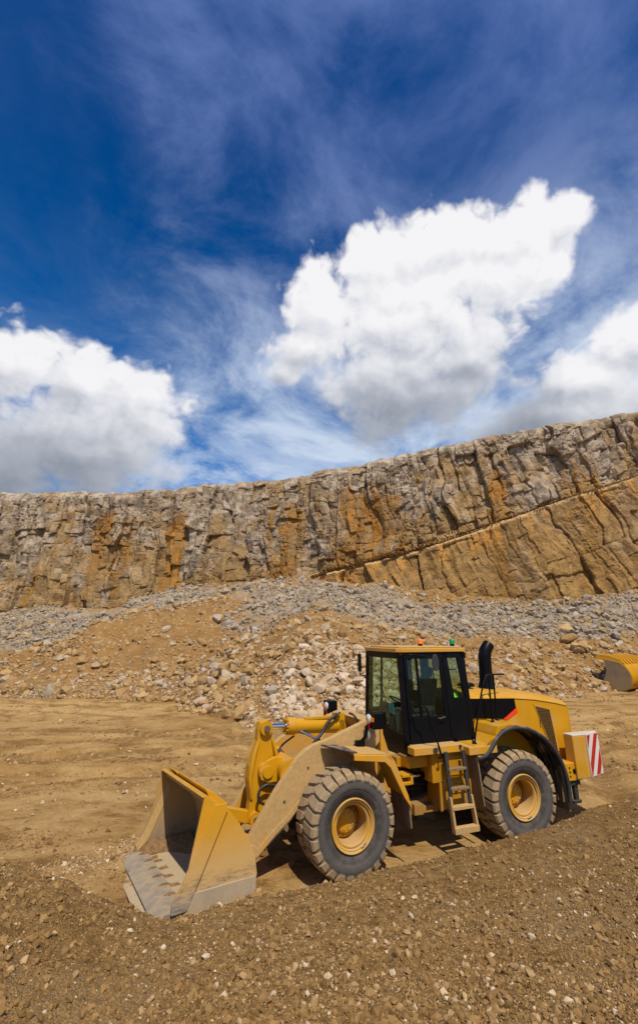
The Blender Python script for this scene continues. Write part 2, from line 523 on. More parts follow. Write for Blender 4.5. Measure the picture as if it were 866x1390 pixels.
def lamp_cluster(parent, s):
    m = MB(TF)
    m.box(1.12, 1.34, s * 1.0 - .13, s * 1.0 + .16, 2.2, 2.47)
    m.tube([(1.38, s * .95, 2.25), (1.40, s * .9, 2.05), (1.46, s * .8, 1.93)], .035, 8)
    m.box(1.38, 1.56, s * .8 - .05, s * .8 + .05, 1.86, 1.98)
    o = m.build('headlight', M['black'], parent, bevel=.012)
    q = MB(TF)
    q.lathe([(1.335, .085), (1.365, .08), (1.375, .0)], (0, s * .95, 2.36), 20, 'x', 0)
    q.box(1.335, 1.37, s * .95 - .035, s * .95 + .035, 2.21, 2.28, 1)
    q.box(1.335, 1.37, s * 1.1 - .03, s * 1.1 + .03, 2.33, 2.4, 2)
    q.lathe([(1.36, .085), (1.37, .0)], (0, s * .93, 2.09), 20, 'x', 0)
    q.build('lamp_lens', [M['lens'], M['red_lens'], M['orange_lens']], o)
    return o

BSIGN = -.03
def make_loader(name, with_bucket=True):
    root = bpy.data.objects.new(name, None); col.objects.link(root)
    # wheels
    fc = lambda y: tuple(TF @ Vector((1.935, y, .81)))
    make_tyre_T = []
    for s in (1, -1):
        hub = make_tyre(root, (1.935, s * 1.06, .81), s)
        hub.location = TF @ Vector((1.935, s * 1.06, .81)); hub.rotation_euler = (0, R(20), R(2.7))
        make_tyre(root, (-1.935, s * 1.06, .81), s)
    # ---------------- front frame
    m = MB(TF)
    m.box(.45, 2.35, -.52, .52, .62, 1.25)
    m.prism([(.45, 1.25), (2.35, 1.25), (2.2, 1.5), (1.5, 1.75), (.45, 1.6)], -.44, .44)
    for s in (-1, 1):
        m.prism([(.60, .9), (1.9, .9), (2.05, 1.4), (1.55, 1.95), (1.28, 2.30), (.93, 2.30), (.72, 1.7)], s * .56 - .05, s * .56 + .05)
        m.prism([(.93, 1.2), (1.0, 1.2), (.97, 2.28), (.92, 2.28)], s * .66 - .12, s * .66 + .10)
    m.prism([(.72, 1.7), (1.28, 2.28), (.95, 2.29)], -.5, .5)
    m.tube([(1.935, -.85, .81), (1.935, -.6, .81), (1.935, -.45, .81), (1.935, .45, .81), (1.935, .6, .81), (1.935, .85, .81)], [.2, .24, .3, .3, .24, .2], 20)
    m.build('front_frame', M['yellow_dusty'], root, bevel=.012)
    # lift arms
    prof = [(1.02, 2.18), (1.22, 2.30), (1.6, 2.18), (2.06, 2.03), (2.36, 1.96), (2.55, 1.88), (2.73, 1.75), (2.92, 1.52), (3.13, 1.27), (3.31, 1.02), (3.58, .63), (3.66, .50), (3.64, .38), (3.54, .31), (3.42, .34), (3.09, .62), (2.84, .80), (2.62, 1.02), (2.40, 1.28), (2.2, 1.45), (1.9, 1.52), (1.5, 1.62), (1.1, 1.78), (.93, 1.95), (.93, 2.08)]
    prof_in = [(3.44, .47), (3.13, .73), (2.88, .91), (2.66, 1.12), (2.44, 1.38), (2.24, 1.54)]
    for s in (1, -1):
        m = MB(TF)
        m.prism(prof, s * .645 - .065, s * .645 + .065)
        # weld seam / doubler that follows the lower edge
        dbl = [(3.50, .38), (3.44, .47), (3.13, .73), (2.88, .91), (2.66, 1.12), (2.44, 1.38), (2.24, 1.54), (1.9, 1.60), (1.9, 1.55), (2.2, 1.47), (2.39, 1.31), (2.61, 1.05), (2.84, .83), (3.09, .65), (3.42, .36)]
        m.prism(dbl, s * .716 - .008, s * .716 + .008)
        m.tube([(1.15, s * .54, 2.1), (1.15, s * .74, 2.1)], .11, 20)
        m.tube([(3.54, s * .54, .44), (3.54, s * .74, .44)], .12, 20)
        arm = m.build('lift_arm', M['arm'] if s > 0 else M['yellow_dusty'], root, bevel=.014)
        MB(TF).tube([(3.54, s * .5, .44), (3.54, s * .755, .44)], .055, 14).build('pivot_pin', M['pin'], arm, bevel=.004)
        MB(TF).tube([(1.15, s * .5, 2.1), (1.15, s * .75, 2.1)], .05, 14).build('pivot_pin', M['pin'], arm, bevel=.004)
    # torque tube between the arms with the lever bracket
    m = MB(TF)
    m.tube([(2.72, -.6, 1.48), (2.72, -.25, 1.50), (2.72, .25, 1.50), (2.72, .6, 1.48)], [.27, .2, .2, .27], 28)
    for y in (-.19, .19):
        m.prism([(2.6, 1.66), (2.95, 1.72), (3.12, 1.66), (3.25, 1.50), (3.22, 1.36), (3.08, 1.30), (2.6, 1.30)], y - .035, y + .035)
    m.tube([(3.10, -.26, 1.48), (3.10, .26, 1.48)], .10, 20)
    m.build('torque_tube', M['yellow'], root, bevel=.012)
    # tilt lever
    m = MB(TF)
    lev = [(3.24, 2.30), (3.12, 2.34), (3.02, 2.29), (2.98, 2.17), (3.0, 2.0), (2.93, 1.72), (2.84, 1.56), (2.86, 1.36), (2.98, 1.14), (3.05, .9), (3.14, .70), (3.28, .60), (3.42, .68), (3.40, .86), (3.38, 1.10), (3.43, 1.36), (3.42, 1.58), (3.36, 1.76), (3.28, 1.98), (3.27, 2.18)]
    m.prism(lev, -.10, .10)
    web = [(3.20, 2.0), (3.06, 1.95), (3.02, 1.72), (2.97, 1.5), (3.05, 1.2), (3.14, .92), (3.27, .9), (3.30, 1.2), (3.33, 1.5), (3.27, 1.75)]
    rimo = MB(TF)
    for y in (-.13, .13):
        for a, b, c2, d in (((3.28, 1.98), (3.36, 1.76), (3.43, 1.40), (3.38, 1.05)), ((3.0, 2.0), (2.93, 1.72), (2.84, 1.50), (2.95, 1.15))):
            m.tube([(a[0] - .02, y * .8, a[1]), (b[0] - .02, y, b[1]), (c2[0] - .03, y, c2[1]), (d[0] - .02, y * .8, d[1])], [.03, .045, .045, .03], 8)
    m.tube([(3.12, -.17, 2.20), (3.12, .17, 2.20)], .125, 22)
    m.tube([(3.12, -.2, 1.48), (3.12, .2, 1.48)], .14, 22)
    m.tube([(3.27, -.16, .73), (3.27, .16, .73)], .12, 20)
    lever = m.build('tilt_lever', M['yellow'], root, bevel=.014)
    for x, z, r in ((3.12, 2.2, .055), (3.12, 1.48, .045), (3.27, .73, .05)):
        MB(TF).tube([(x, -.21, z), (x, .215, z)], r, 14).build('pivot_pin', M['pin'], lever, bevel=.004)
    # tilt cylinder
    m = MB(TF)
    c0, c1 = Vector((1.55, 0, 2.12)), Vector((2.67, 0, 2.185))
    d = (c1 - c0).normalized()
    m.tube([c0, c0 + d * .05, c1 - d * .18, c1 - d * .175, c1], [.12, .135, .135, .158, .158], 28)
    up = Vector((-d.z, 0, d.x))
    for k in range(12):
        a = 2 * math.pi * k / 12
        q = c1 + (up * math.cos(a) + Vector((0, 1, 0)) * math.sin(a)) * .125
        m.tube([q, q + d * .03], .021, 6)
    m.tube([c0 - Vector((.02, .1, 0)), c0 - Vector((.02, -.1, 0))], .13, 18)
    m.box(1.5, 2.3, .0, .08, 2.27, 2.32); m.box(1.42, 1.62, -.1, .1, 2.05, 2.36)
    cyl = m.build('tilt_cylinder', M['yellow'], root, bevel=.006)
    m = MB(TF); m.tube([c1, Vector((3.1, 0, 2.2))], .062, 20); m.build('piston_rod', M['chrome'], cyl)
    # lift cylinders
    for s in (1, -1):
        m = MB(TF); m.tube([(1.2, s * .42, 1.0), (2.0, s * .42, 1.25)], .11, 18); m.tube([(2.0, s * .42, 1.25), (2.03, s * .42, 1.26)], .13, 18)
        c = m.build('lift_cylinder', M['yellow_dusty'], root)
        m = MB(TF); m.tube([(2.0, s * .42, 1.25), (2.7, s * .42, 1.42)], .05, 16); m.build('piston_rod', M['chrome'], c)
    # link to the bucket
    m = MB(TF); m.prism([(3.2, .80), (3.34, .84), (3.86, .98), (3.93, .9), (3.86, .80), (3.3, .62), (3.2, .66)], -.07, .07)
    m.build('bucket_link', M['yellow'], root, bevel=.012)
    # hoses
    for pts, r in (([(1.60, .12, 2.36), (1.70, .2, 2.34), (1.86, .2, 2.22), (2.0, .22, 2.04), (2.12, .24, 1.95), (2.2, .24, 1.86)], .032),
                   ([(2.36, .1, 2.12), (2.2, .14, 2.0), (2.0, .2, 1.9), (1.8, .3, 1.8)], .022),
                   ([(2.95, .24, 1.25), (3.12, .24, 1.28), (3.25, .24, 1.2), (3.26, .24, 1.05), (3.14, .24, .96), (3.06, .24, .82)], .026),
                   ([(2.4, -.25, 1.95), (2.66, -.2, 1.82), (2.8, -.1, 1.7), (2.9, -.05, 1.6)], .018),
                   ([(1.42, .3, 2.38), (1.38, .42, 2.35), (1.3, .45, 2.2), (1.25, .4, 2.0)], .022)):
        MB(TF).tube(smooth_path(pts, 6), r, 10).build('hydraulic_hose', M['hose'], root)
    MB(TF).tube([(2.12, .2, 1.95), (2.34, .16, 2.06), (2.36, .16, 2.06), (2.43, .15, 2.1)], [.026, .026, .034, .034], 10).build('hose_fitting', M['chrome'], root)
    MB(TF).tube([(1.66, .2, 2.35), (1.56, .12, 2.37)], .034, 10).build('hose_fitting', M['chrome'], root)
    # front fenders
    fp = [(2.46, 1.93), (1.28, 1.83), (1.12, 1.70), (.86, 1.12)]
    for s in (1, -1):
        y0, y1 = (.76, 1.42) if s > 0 else (-1.42, -.76)
        m = MB(TF)
        m.ribbon([(1.93, 1.88), (1.28, 1.83), (1.20, 1.79), (1.12, 1.70), (.86, 1.12)], y0, y1, -.03)
        ye = y1 if s > 0 else y0
        m.prism([(1.93, 1.885), (1.27, 1.83), (1.12, 1.70), (.85, 1.12), (.79, .98), (.79, .94), (.93, 1.12), (1.20, 1.62), (1.31, 1.72), (1.93, 1.80)], ye - .02, ye + .02)
        f = m.build('fender', M['roof'], root, bevel=.008)
        q = MB(TF)
        pl = [(2.26, .75), (2.24, .86), (1.96, 1.40), (1.86, 1.42), (1.86, .75)]
        q.add([(x, s * y, 1.90 + (x - 1.86) * .09) for x, y in pl] + [(x, s * y, 1.925 + (x - 1.86) * .09) for x, y in pl], [(0, 1, 2, 3, 4), (9, 8, 7, 6, 5)] + [(i, (i + 1) % 5, (i + 1) % 5 + 5, i + 5) for i in range(5)])
        q.build('fender_flap', M['rubber'], f, bevel=.006)
        q = MB(TF); q.prism([(.84, 1.13), (.815, 1.13), (.77, .64), (.80, .62)], y0 + .05, y1 - .03)
        q.build('mudflap', M['flap'], f)
        lamp_cluster(root, s)
    # ---------------- bucket
    if with_bucket:
        W = 1.49
        side = [(4.62, 1.47), (4.40, 1.31), (4.26, 1.24), (4.15, 1.13), (3.93, .84), (3.81, .59), (3.775, .36), (3.80, .2), (3.88, .10), (4.1, .05), (5.0, .05), (5.02, .2), (4.86, .40)]
        sheet = [(5.02, .10), (4.3, .085), (4.10, .11), (3.96, .20), (3.87, .36), (3.86, .60), (3.95, .86), (4.12, 1.09), (4.30, 1.22), (4.55, 1.36)]
        m = MB(TB)
        m.ribbon([(p.x, p.z) for p in smooth_path([(x, 0, z) for x, z in sheet[2:]], 5)], -W + .03, W - .03, BSIGN)
        bk = m.build('bucket', M['bk_in'], root)
        for s in (1, -1):
            m = MB(TB); m.prism(side, s * W - .018, s * W + .018)
            # stiffening strap along the slanted front edge
            m.prism([(4.47, 1.33), (4.30, 1.33), (4.27, 1.24), (4.82, .13), (5.04, .12), (5.03, .25), (4.90, .42)], s * (W + .035) - .02, s * (W + .035) + .02)
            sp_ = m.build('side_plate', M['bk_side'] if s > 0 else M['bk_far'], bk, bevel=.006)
            m = MB(TB); m.prism([(4.50, 1.20), (4.43, 1.10), (4.80, .30), (4.98, .14), (5.03, .25), (4.90, .42)], s * (W - .022) - .008, s * (W - .022) + .008)
            m.build('edge_strap', M['arm'], bk, bevel=.004)
            m = MB(TB); m.prism([(4.80, .31), (3.80, .345), (3.80, .19), (3.90, .09), (4.15, .035), (4.86, .035)], s * (W + .03) - .015, s * (W + .03) + .015)
            m.build('wear_plate', M['wear'], bk, bevel=.006)
        m = MB(TB)
        m.box(4.08, 5.0, -W + .02, W - .02, .06, .10)
        m.build('bucket_floor', M['bk_floor'], bk)
        m = MB(TB)
        m.prism([(4.82, .104), (4.82, .135), (5.10, .135), (5.26, .075), (5.26, .06), (4.9, .055)], -W + .0, W - .0)
        m.build('cutting_edge', M['edge'], bk, bevel=.004)
        m = MB(TB)
        for k in range(7):
            y = -W + .22 + k * (2 * W - .44) / 6
            m.prism([(5.12, .02), (5.12, .058), (5.38, .012), (5.38, -.0)], y - .20, y + .20)
        m.build('bolt_on_edge', M['bk_floor'], bk, bevel=.004)
        for k in range(7):
            y = -W + .22 + k * (2 * W - .44) / 6
            for x0 in (4.74, 4.90):
                m = MB(TB); vs = []
                for i in range(9):
                    a = 2 * math.pi * i / 9
                    vs.append((x0 + .10 * math.cos(a) * rng.uniform(.8, 1.3), y + .030 * math.sin(a) * rng.uniform(.6, 1.5), .132 if x0 > 4.8 else .10))
                top = [(v[0] * .5 + x0 * .5, v[1] * .5 + y * .5, v[2] + .03) for v in vs]
                m.add(vs + top, [tuple(range(9, 18))] + [(i, (i + 1) % 9, (i + 1) % 9 + 9, i + 9) for i in range(9)])
                m.build('mud_clod', M['mud'], bk)
        m = MB(TB)   # top lip and spill guard
        m.prism([(4.66, 1.44), (4.60, 1.47), (4.42, 1.35), (4.26, 1.25), (4.29, 1.21), (4.46, 1.30)], -W + .02, W - .02)
        m.prism([(4.56, 1.50), (4.40, 1.43), (4.12, 1.22), (4.15, 1.14), (4.26, 1.2), (4.44, 1.36)], -1.28, -.75)
        m.prism([(4.50, 1.47), (4.38, 1.42), (4.12, 1.22), (4.15, 1.14), (4.26, 1.2), (4.44, 1.36)], -.75, 1.10)
        m.build('spill_guard', M['yellow'], bk, bevel=.01)
        m = MB(TB)
        for y in (-.62, -.46, -.1, .1, .46, .62):
            m.prism([(3.88, .14), (3.88, .60), (3.90, .70), (3.74, .68), (3.50, .58), (3.42, .42), (3.5, .28), (3.6, .2)], y - .025, y + .025)
        m.box(3.55, 3.85, -.8, .8, .12, .2)
        m.build('hinge_bracket', M['yellow'], bk, bevel=.008)
        # soil left in the far corner
        N = 26; xs = np.linspace(4.0, 4.95, N); ys = np.linspace(-W + .03, -W + 1.1, N)
        X, Y = np.meshgrid(xs, ys, indexing='ij')
        hgt = .26 * np.clip(1 - (Y + W) / (.24 + .55 * np.clip((4.5 - X) / .5, 0, 1)), 0, 1) ** 1.2 * np.clip((4.98 - X) / .2, 0, 1) + .03 * fbm2(X.ravel() * 9, Y.ravel() * 9, 3, 5).reshape(X.shape) + .085
        m = MB(TB)
        g = grid_faces(N, N)
        m.add(list(zip(X.ravel(), Y.ravel(), hgt.ravel())), [tuple(int(i) for i in q) for q in g], 0, True)
        m.build('soil', M['mud'], bk)
    # ---------------- rear frame
    m = MB()
    m.box(-3.6, .1, -.44, .44, .58, 1.3); m.box(-.3, .62, -.40, .40, 1.0, 1.5)
    m.box(-1.2, .2, -.72, .72, 1.3, 1.48)
    m.build('chassis', M['chassis'], root, bevel=.01)
    m = MB()
    m.prism([(-.35, .62), (.62, .66), (.62, .74), (.0, .78), (-.35, .9)], -.6, .6)
    m.prism([(-.4, 1.25), (.55, 1.42), (.55, 1.58), (-.4, 1.7)], -.7, .7)
    m.tube([(.35, 0, .6), (.35, 0, 1.62)], .14, 18)
    m.tube([(-1.935, -.85, .81), (-1.935, -.6, .81), (-1.935, -.45, .81), (-1.935, .45, .81), (-1.935, .6, .81), (-1.935, .85, .81)], [.2, .24, .3, .3, .24, .2], 20)
    for s in (1, -1):
        y0, y1 = sorted((s * .45, s * 1.0))
        y0, y1 = sorted((s * .45, s * 1.12)); m.box(-.87, -.30, y0, y1, .78, 1.69)
        m.box(-.74, -.36, *sorted((s * 1.12, s * 1.14)), 1.28, 1.62)
        m.box(-.74, -.36, *sorted((s * 1.12, s * 1.14)), .98, 1.2)
        m.box(-.70, -.62, *sorted((s * 1.12, s * 1.17)), 1.02, 1.14); m.box(-.52, -.44, *sorted((s * 1.12, s * 1.17)), 1.02, 1.14)
        m.box(-.24, .02, *sorted((s * .6, s * 1.12)), 1.18, 1.69)
        m.box(-.30, -.18, *sorted((s * .6, s * 1.12)), .72, 1.18)
        m.box(-.18, -.13, *sorted((s * 1.06, s * 1.12)), .70, 1.18)
        m.box(.12, .32, *sorted((s * .58, s * .90)), .62, .80)
        m.box(-.3, .75, *sorted((s * .5, s * .78)), .60, .72)
        m.box(.02, .46, *sorted((s * .6, s * 1.0)), 1.44, 1.64)
    m.build('rear_frame', M['yellow_low'], root, bevel=.012)
    for s in (1, -1):
        m = MB(TF)
        m.prism([(.42, 1.17), (.66, 1.17), (.66, 1.22), (.48, 1.22), (.48, 1.30), (.66, 1.30), (.66, 1.35), (.42, 1.35)], *sorted((s * .7, s * .98)))
        m.build('hitch_clevis', M['yellow'], root, bevel=.008)
    for s in (1, -1):
        c = MB().tube([(.55, s * .82, 1.26), (-.1, s * .8, 1.26)], .028, 12).build('steering_rod', M['chrome'], root)
        MB().tube([(.1, s * .8, 1.26), (-.6, s * .75, 1.2)], .06, 14).build('steering_cylinder', M['black'], root)
    m = MB()
    for y, z in ((.5, 1.35), (.3, 1.2), (.62, 1.05), (.55, .95), (.35, 1.42)):
        m.tube(smooth_path([(.9, y, z), (.6, y + .12, z - .1), (.3, y + .1, z + .05), (-.2, y, z)], 5), .022, 8)
    m.build('hitch_hose', M['hose'], root)
    # platform
    for s in (1, -1):
        m = MB()
        m.box(-.66, .47, *sorted((s * 1.0, s * 1.24)), 1.70, 1.83)
        m.box(-.66, .36, *sorted((s * .8, s * 1.01)), 1.71, 1.825)
        m.box(-1.34, -.66, *sorted((s * .8, s * 1.42)), 1.66, 1.80)
        
        m.build('platform', M['roof'], root, bevel=.01)
        MB().tube([(.0, s * 1.2, 1.77), (.0, s * 1.27, 1.77)], .05, 12).build('rubber_stop', M['rubber'], root)
        MB().tube([(-.58, s * 1.2, 1.80), (-.58, s * 1.27, 1.80)], .03, 12).build('rubber_stop', M['rubber'], root)
    # ladder
    for s in (1, -1):
        rails = MB()
        for (a, b) in (((-.20, 1.29, 1.74), (-.20, 1.36, .86)), ((-.60, 1.29, 1.74), (-.63, 1.36, .86))):
            a = Vector((a[0], s * a[1], a[2])); b = Vector((b[0], s * b[1], b[2]))
            e = Vector((0, .022, 0)); f = Vector((.035, 0, 0))
            rails.hexa([b - e - f, b + e - f, b + e + f, b - e + f, a - e - f, a + e - f, a + e + f, a - e + f], 0)
        for (a, b) in (((-.18, 1.345, 1.0), (-.20, 1.40, .46)), ((-.655, 1.345, 1.0), (-.70, 1.40, .46))):
            a = Vector((a[0], s * a[1], a[2])); b = Vector((b[0], s * b[1], b[2]))
            e = Vector((0, .05, 0)); f = Vector((.022, 0, 0))
            rails.hexa([b - e - f, b + e - f, b + e + f, b - e + f, a - e - f, a + e - f, a + e + f, a - e + f], 1)
        o = rails.build('ladder', [M['rubber'], M['arm']], root, bevel=.006)
        for x0, x1, yy, z, mt, hh in ((-.20, -.60, 1.31, 1.44, 'flap', .022), (-.20, -.61, 1.34, 1.12, 'flap', .022), (-.18, -.66, 1.37, .82, 'arm', .03), (-.18, -.72, 1.40, .47, 'arm', .05)):
            MB().box(x1, x0, *sorted((s * (yy - .06), s * (yy + .06))), z - hh, z + hh).build('rung', M[mt], o, bevel=.006)
    # front mudflap of the rear wheel and rear fender
    arc = [(-.84, 1.60), (-1.02, 1.62), (-1.16, 1.72), (-1.32, 1.88), (-1.49, 2.0), (-1.68, 2.06), (-1.89, 2.075), (-2.1, 2.05), (-2.3, 1.985), (-2.52, 1.87), (-2.72, 1.71), (-2.9, 1.47), (-3.02, 1.21), (-3.07, .9), (-3.06, .62)]
    ap = smooth_path([(x, 0, z) for x, z in arc], 3)
    arc2 = [(p.x, p.z) for p in ap]
    for s in (1, -1):
        y0, y1 = sorted((s * .76, s * 1.42))
        m = MB(); m.ribbon(arc2, y0, y1, -.03, 0)
        f = m.build('rear_fender', M['blackdust'], root)
        m = MB()
        m.prism([(-.80, 1.81), (-.80, 1.66), (-1.02, 1.67), (-1.16, 1.78), (-1.32, 1.93), (-1.49, 2.05), (-1.68, 2.105), (-2.0, 2.12), (-1.7, 2.16), (-1.42, 2.12), (-1.36, 2.0), (-1.3, 1.81)], y0 + .002, y1 - .01)
        m.build('fender_cover', M['yellow'], f, bevel=.008)
        m = MB(); m.tube([(p.x, s * 1.42, p.z + .0) for p in ap], .042, 10)
        m.build('rubber_lip', M['rubber'], f)
        m = MB()
        for k in range(4):
            m.ribbon([(x * .985 - .03, z - .02) for x, z in arc2[12:]], s * (.86 + k * .14) - .012, s * (.86 + k * .14) + .012, .035)
        m.build('fender_rib', M['blackdust'], f)
        m = MB(); m.prism([(-.83, 1.62), (-.86, 1.62), (-.93, .78), (-.90, .78)], y0 + .04, y1 - .01)
        m.build('mudflap', M['flap'], f)
        m = MB(); m.prism([(-3.03, 1.2), (-3.07, 1.2), (-3.10, .45), (-3.06, .45)], y0 + .04, y1 - .05)
        m.build('mudflap', M['flap'], f)
    # hood
    secs = []
    for X, zs, hw, zb in ((-1.27, 2.56, .75, 1.3), (-1.9, 2.56, .755, 1.25), (-2.5, 2.535, .76, 1.2), (-3.1, 2.48, .755, 1.1), (-3.7, 2.385, .74, 1.1), (-4.06, 2.31, .725, 1.1), (-4.15, 2.27, .69, 1.1)):
        h = [(hw, zb), (hw, 1.7), (hw, zs), (hw - .015, zs + .02), (hw - .07, zs + .065), (hw - .2, zs + .11), (hw - .45, zs + .145), (0, zs + .155)]
        sec = [(X, y, z) for y, z in h] + [(X, -y, z) for y, z in h[-2::-1]]
        secs.append(sec)
    m = MB(); n = len(secs[0])
    m.add([p for s_ in secs for p in s_], [(i * n + k, i * n + k + 1, (i + 1) * n + k + 1, (i + 1) * n + k) for i in range(len(secs) - 1) for k in range(n - 1)] + [tuple(range(n)), tuple(range((len(secs) - 1) * n + n - 1, (len(secs) - 1) * n - 1, -1))] + [((i + 1) * n, i * n, i * n + n - 1, (i + 1) * n + n - 1) for i in range(len(secs) - 1)])
    hood = m.build('hood', M['yellow'], root, bevel=.01)
    for s in (1, -1):
        y = lambda k: sorted((s * .757, s * (.757 + k)))
        m = MB(); m.prism([(-1.27, 2.575), (-2.50, 2.53), (-2.52, 2.33), (-2.13, 2.13), (-1.27, 2.19)], *sorted((s * .75, s * .772)))
        pn = m.build('side_panel', M['black'], hood, bevel=.005)
        m = MB(); m.box(-1.44, -1.36, *sorted((s * .77, s * .79)), 2.33, 2.46); m.build('panel_handle', M['black'], pn) if False else None
        m = MB(); m.prism([(-2.535, 2.345), (-2.55, 2.25), (-2.25, 2.115), (-2.145, 2.125)], *sorted((s * .75, s * .775)))
        m.build('red_stripe', M['redband'], hood)
        m = MB()
        fr = [(-3.05, 2.37), (-3.52, 2.27), (-3.60, 1.40), (-3.42, 1.40)]
        m.prism([(-3.04, 2.39), (-3.53, 2.285), (-3.62, 1.40), (-3.58, 1.40), (-3.49, 2.25), (-3.08, 2.34), (-3.40, 1.40), (-3.44, 1.40)], *sorted((s * .745, s * .768)))
        m.build('grille_frame', M['yellow_dusty'], hood)
        m = MB()
        m.prism([(-3.10, 2.33), (-3.48, 2.245), (-3.57, 1.40), (-3.42, 1.40)], *sorted((s * .72, s * .762)))
        for k in range(14):
            z = 1.45 + k * .06
            x0 = -3.10 - (2.33 - z) * .33; x1 = -3.485 - (2.245 - z) * .1
            m.box(x1, min(x0, -3.1), *sorted((s * .762, s * .769)), z, z + .022)
        for k in range(6):
            x = -3.16 - k * .055
            m.box(x - .012, x, *sorted((s * .762, s * .767)), 1.9 if k < 3 else 1.45, 2.26)
        m.build('grille', M['mesh'], hood)
    for s in (1, -1):
        MB().tube([(-1.27, s * .752, 2.545), (-1.9, s * .757, 2.545), (-2.5, s * .762, 2.52), (-3.1, s * .757, 2.465), (-3.7, s * .742, 2.37), (-4.06, s * .727, 2.295)], .007, 6).build('hood_seam', M['hose'], hood)
        m = MB()
        for X, Z in ((-1.05, 1.9), (-.9, 2.4), (-1.1, 2.5)): pass
        for X in (2.0, 2.5, 2.95):
            Z = {2.0: 1.80, 2.5: 1.60, 2.95: 1.12}[X]
            MB(TF).tube([(X, s * .705, Z), (X, s * .722, Z)], .022, 10).build('grease_cap', M['pin'], root)
    m = MB(); m.tube([(-1.72, .1, 2.66), (-1.72, .1, 2.74)], .09, 16); m.lathe([(2.74, .10), (2.75, .19), (2.78, .20), (2.82, .17), (2.835, .0)], (-1.72, .1, 0), 24, 'z')
    m.build('air_precleaner', M['black'], root)
    m = MB()
    m.tube([(-2.27, .15, 2.64), (-2.27, .15, 2.72), (-2.28, .15, 2.85), (-2.29, .15, 3.1), (-2.30, .15, 3.38), (-2.34, .15, 3.52), (-2.42, .15, 3.62), (-2.47, .15, 3.67)], [.21, .19, .155, .15, .15, .15, .14, .135], 24)
    m.build('exhaust_stack', M['black'], root)
    # counterweight with boards
    m = MB()
    pl = [(-3.6, 1.20), (-3.97, 1.20), (-4.50, 1.05), (-4.54, .97), (-4.05, .95), (-3.6, .95)]
    for s in (1, -1):
        m.prismz([(x, s * y) for x, y in (pl if s > 0 else pl[::-1])], .93, 1.76)
    m.prismz([(-3.9, .80), (-4.05, .945), (-4.53, .965), (-4.66, .90), (-4.75, .5), (-4.75, -.5), (-4.66, -.90), (-4.53, -.965), (-4.05, -.945), (-3.9, -.8)], .95, 1.50)
    m.box(-3.95, -3.5, -.8, .8, .7, .95)
    m.build('counterweight', M['yellow_dusty'], root, bevel=.012)
    for s in (1, -1):
        MB().prismz([(x, s * y) for x, y in (pl if s > 0 else pl[::-1])], 1.763, 1.79).build('counterweight_cap', M['white'], root, bevel=.006)
    chevron_board(root, (-3.985, 1.20), (-4.50, 1.055), .95, 1.77, 3, .50, first=0)
    chevron_board(root, (-4.51, 1.05), (-4.66, .91), 1.12, 1.58, 2, .1)
    chevron_board(root, (-3.985, -1.20), (-4.50, -1.055), .95, 1.77, 3, .50, first=0)
    for s in (1, -1):
        m = MB(); m.box(-3.80, -3.12, *sorted((s * .76, s * 1.14)), .90, 1.24)
        m.build('tail_bracket', M['yellow'], root, bevel=.01)
        m = MB()
        for x, z in ((-3.45, 1.15), (-3.45, 1.07), (-3.45, .99)):
            m.tube([(x, s * 1.13, z), (x, s * 1.15, z)], .018, 10)
        m.tube([(-3.58, s * 1.13, 1.08), (-3.58, s * 1.155, 1.08)], .045, 16)
        m.build('tail_bolt', M['black'], root)
        m = MB(); m.box(-3.70, -3.66, *sorted((s * 1.13, s * 1.147)), 1.04, 1.16); m.build('reflector', M['white'], root)
        m = MB(); m.box(-3.75, -3.45, *sorted((s * .95, s * 1.1)), .80, .90); m.box(-3.68, -3.58, *sorted((s * 1.0, s * 1.08)), .46, .82); m.box(-3.72, -3.5, *sorted((s * .98, s * 1.1)), .46, .52)
        m.build('tail_light_bracket', M['rubber'], root, bevel=.008)
    # ---------------- cab
    def cy(z): return .90 - .15 * (z - 1.75) / 1.78
    def slab(mb, pts_xz, s, t0, t1, mi=0):
        """plate lying in the slanted side wall"""
        n = len(pts_xz)
        vs = [(x, s * (cy(z) - t0), z) for x, z in pts_xz] + [(x, s * (cy(z) - t1), z) for x, z in pts_xz]
        mb.add(vs, [tuple(range(n)), tuple(range(2 * n - 1, n - 1, -1))] + [(i, i + n, (i + 1) % n + n, (i + 1) % n) for i in range(n)], mi)
    XF, XR, ZB, ZT = .43, -1.25, 1.76, 3.53
    m = MB()
    def post(x0, x1, s, z0=ZB, z1=ZT, w=.09):
        a, b = cy(z0), cy(z1)
        m.hexa([(x0, s * a, z0), (x1, s * a, z0), (x1, s * (a - w), z0), (x0, s * (a - w), z0), (x0, s * b, z1), (x1, s * b, z1), (x1, s * (b - w), z1), (x0, s * (b - w), z1)])
    for s in (1, -1):
        post(XF - .10, XF, s)
        post(-.78, -.66, s)
        post(XR, XR + .12, s, ZB, ZT, .12)
        slab(m, [(XF, ZB), (XF, ZB + .12), (XR, ZB + .12), (XR, ZB)], s, 0, .06)
        slab(m, [(XF, ZT), (XF, ZT - .12), (XR, ZT - .12), (XR, ZT)], s, 0, .06)
        slab(m, [(-.66, ZB), (-.66, 2.62), (XR, 2.62), (XR, ZB)], s, .01, .05)
        slab(m, [(-.66, 2.6), (-.66, ZT), (-.78, ZT), (-.86, 2.6)], s, .005, .05)
        slab(m, [(-1.02, ZT), (-1.13, 2.6), (XR, 2.6), (XR, ZT)], s, .005, .05)
    m.box(XR, XF, -.88, .88, ZB - .06, ZB)
    m.hexa([(XF, -cy(1.76), 1.76), (XF, cy(1.76), 1.76), (XF - .04, cy(1.76), 1.76), (XF - .04, -cy(1.76), 1.76), (XF, -cy(2.15), 2.15), (XF, cy(1.95), 1.95), (XF - .04, cy(1.95), 1.95), (XF - .04, -cy(2.15), 2.15)])
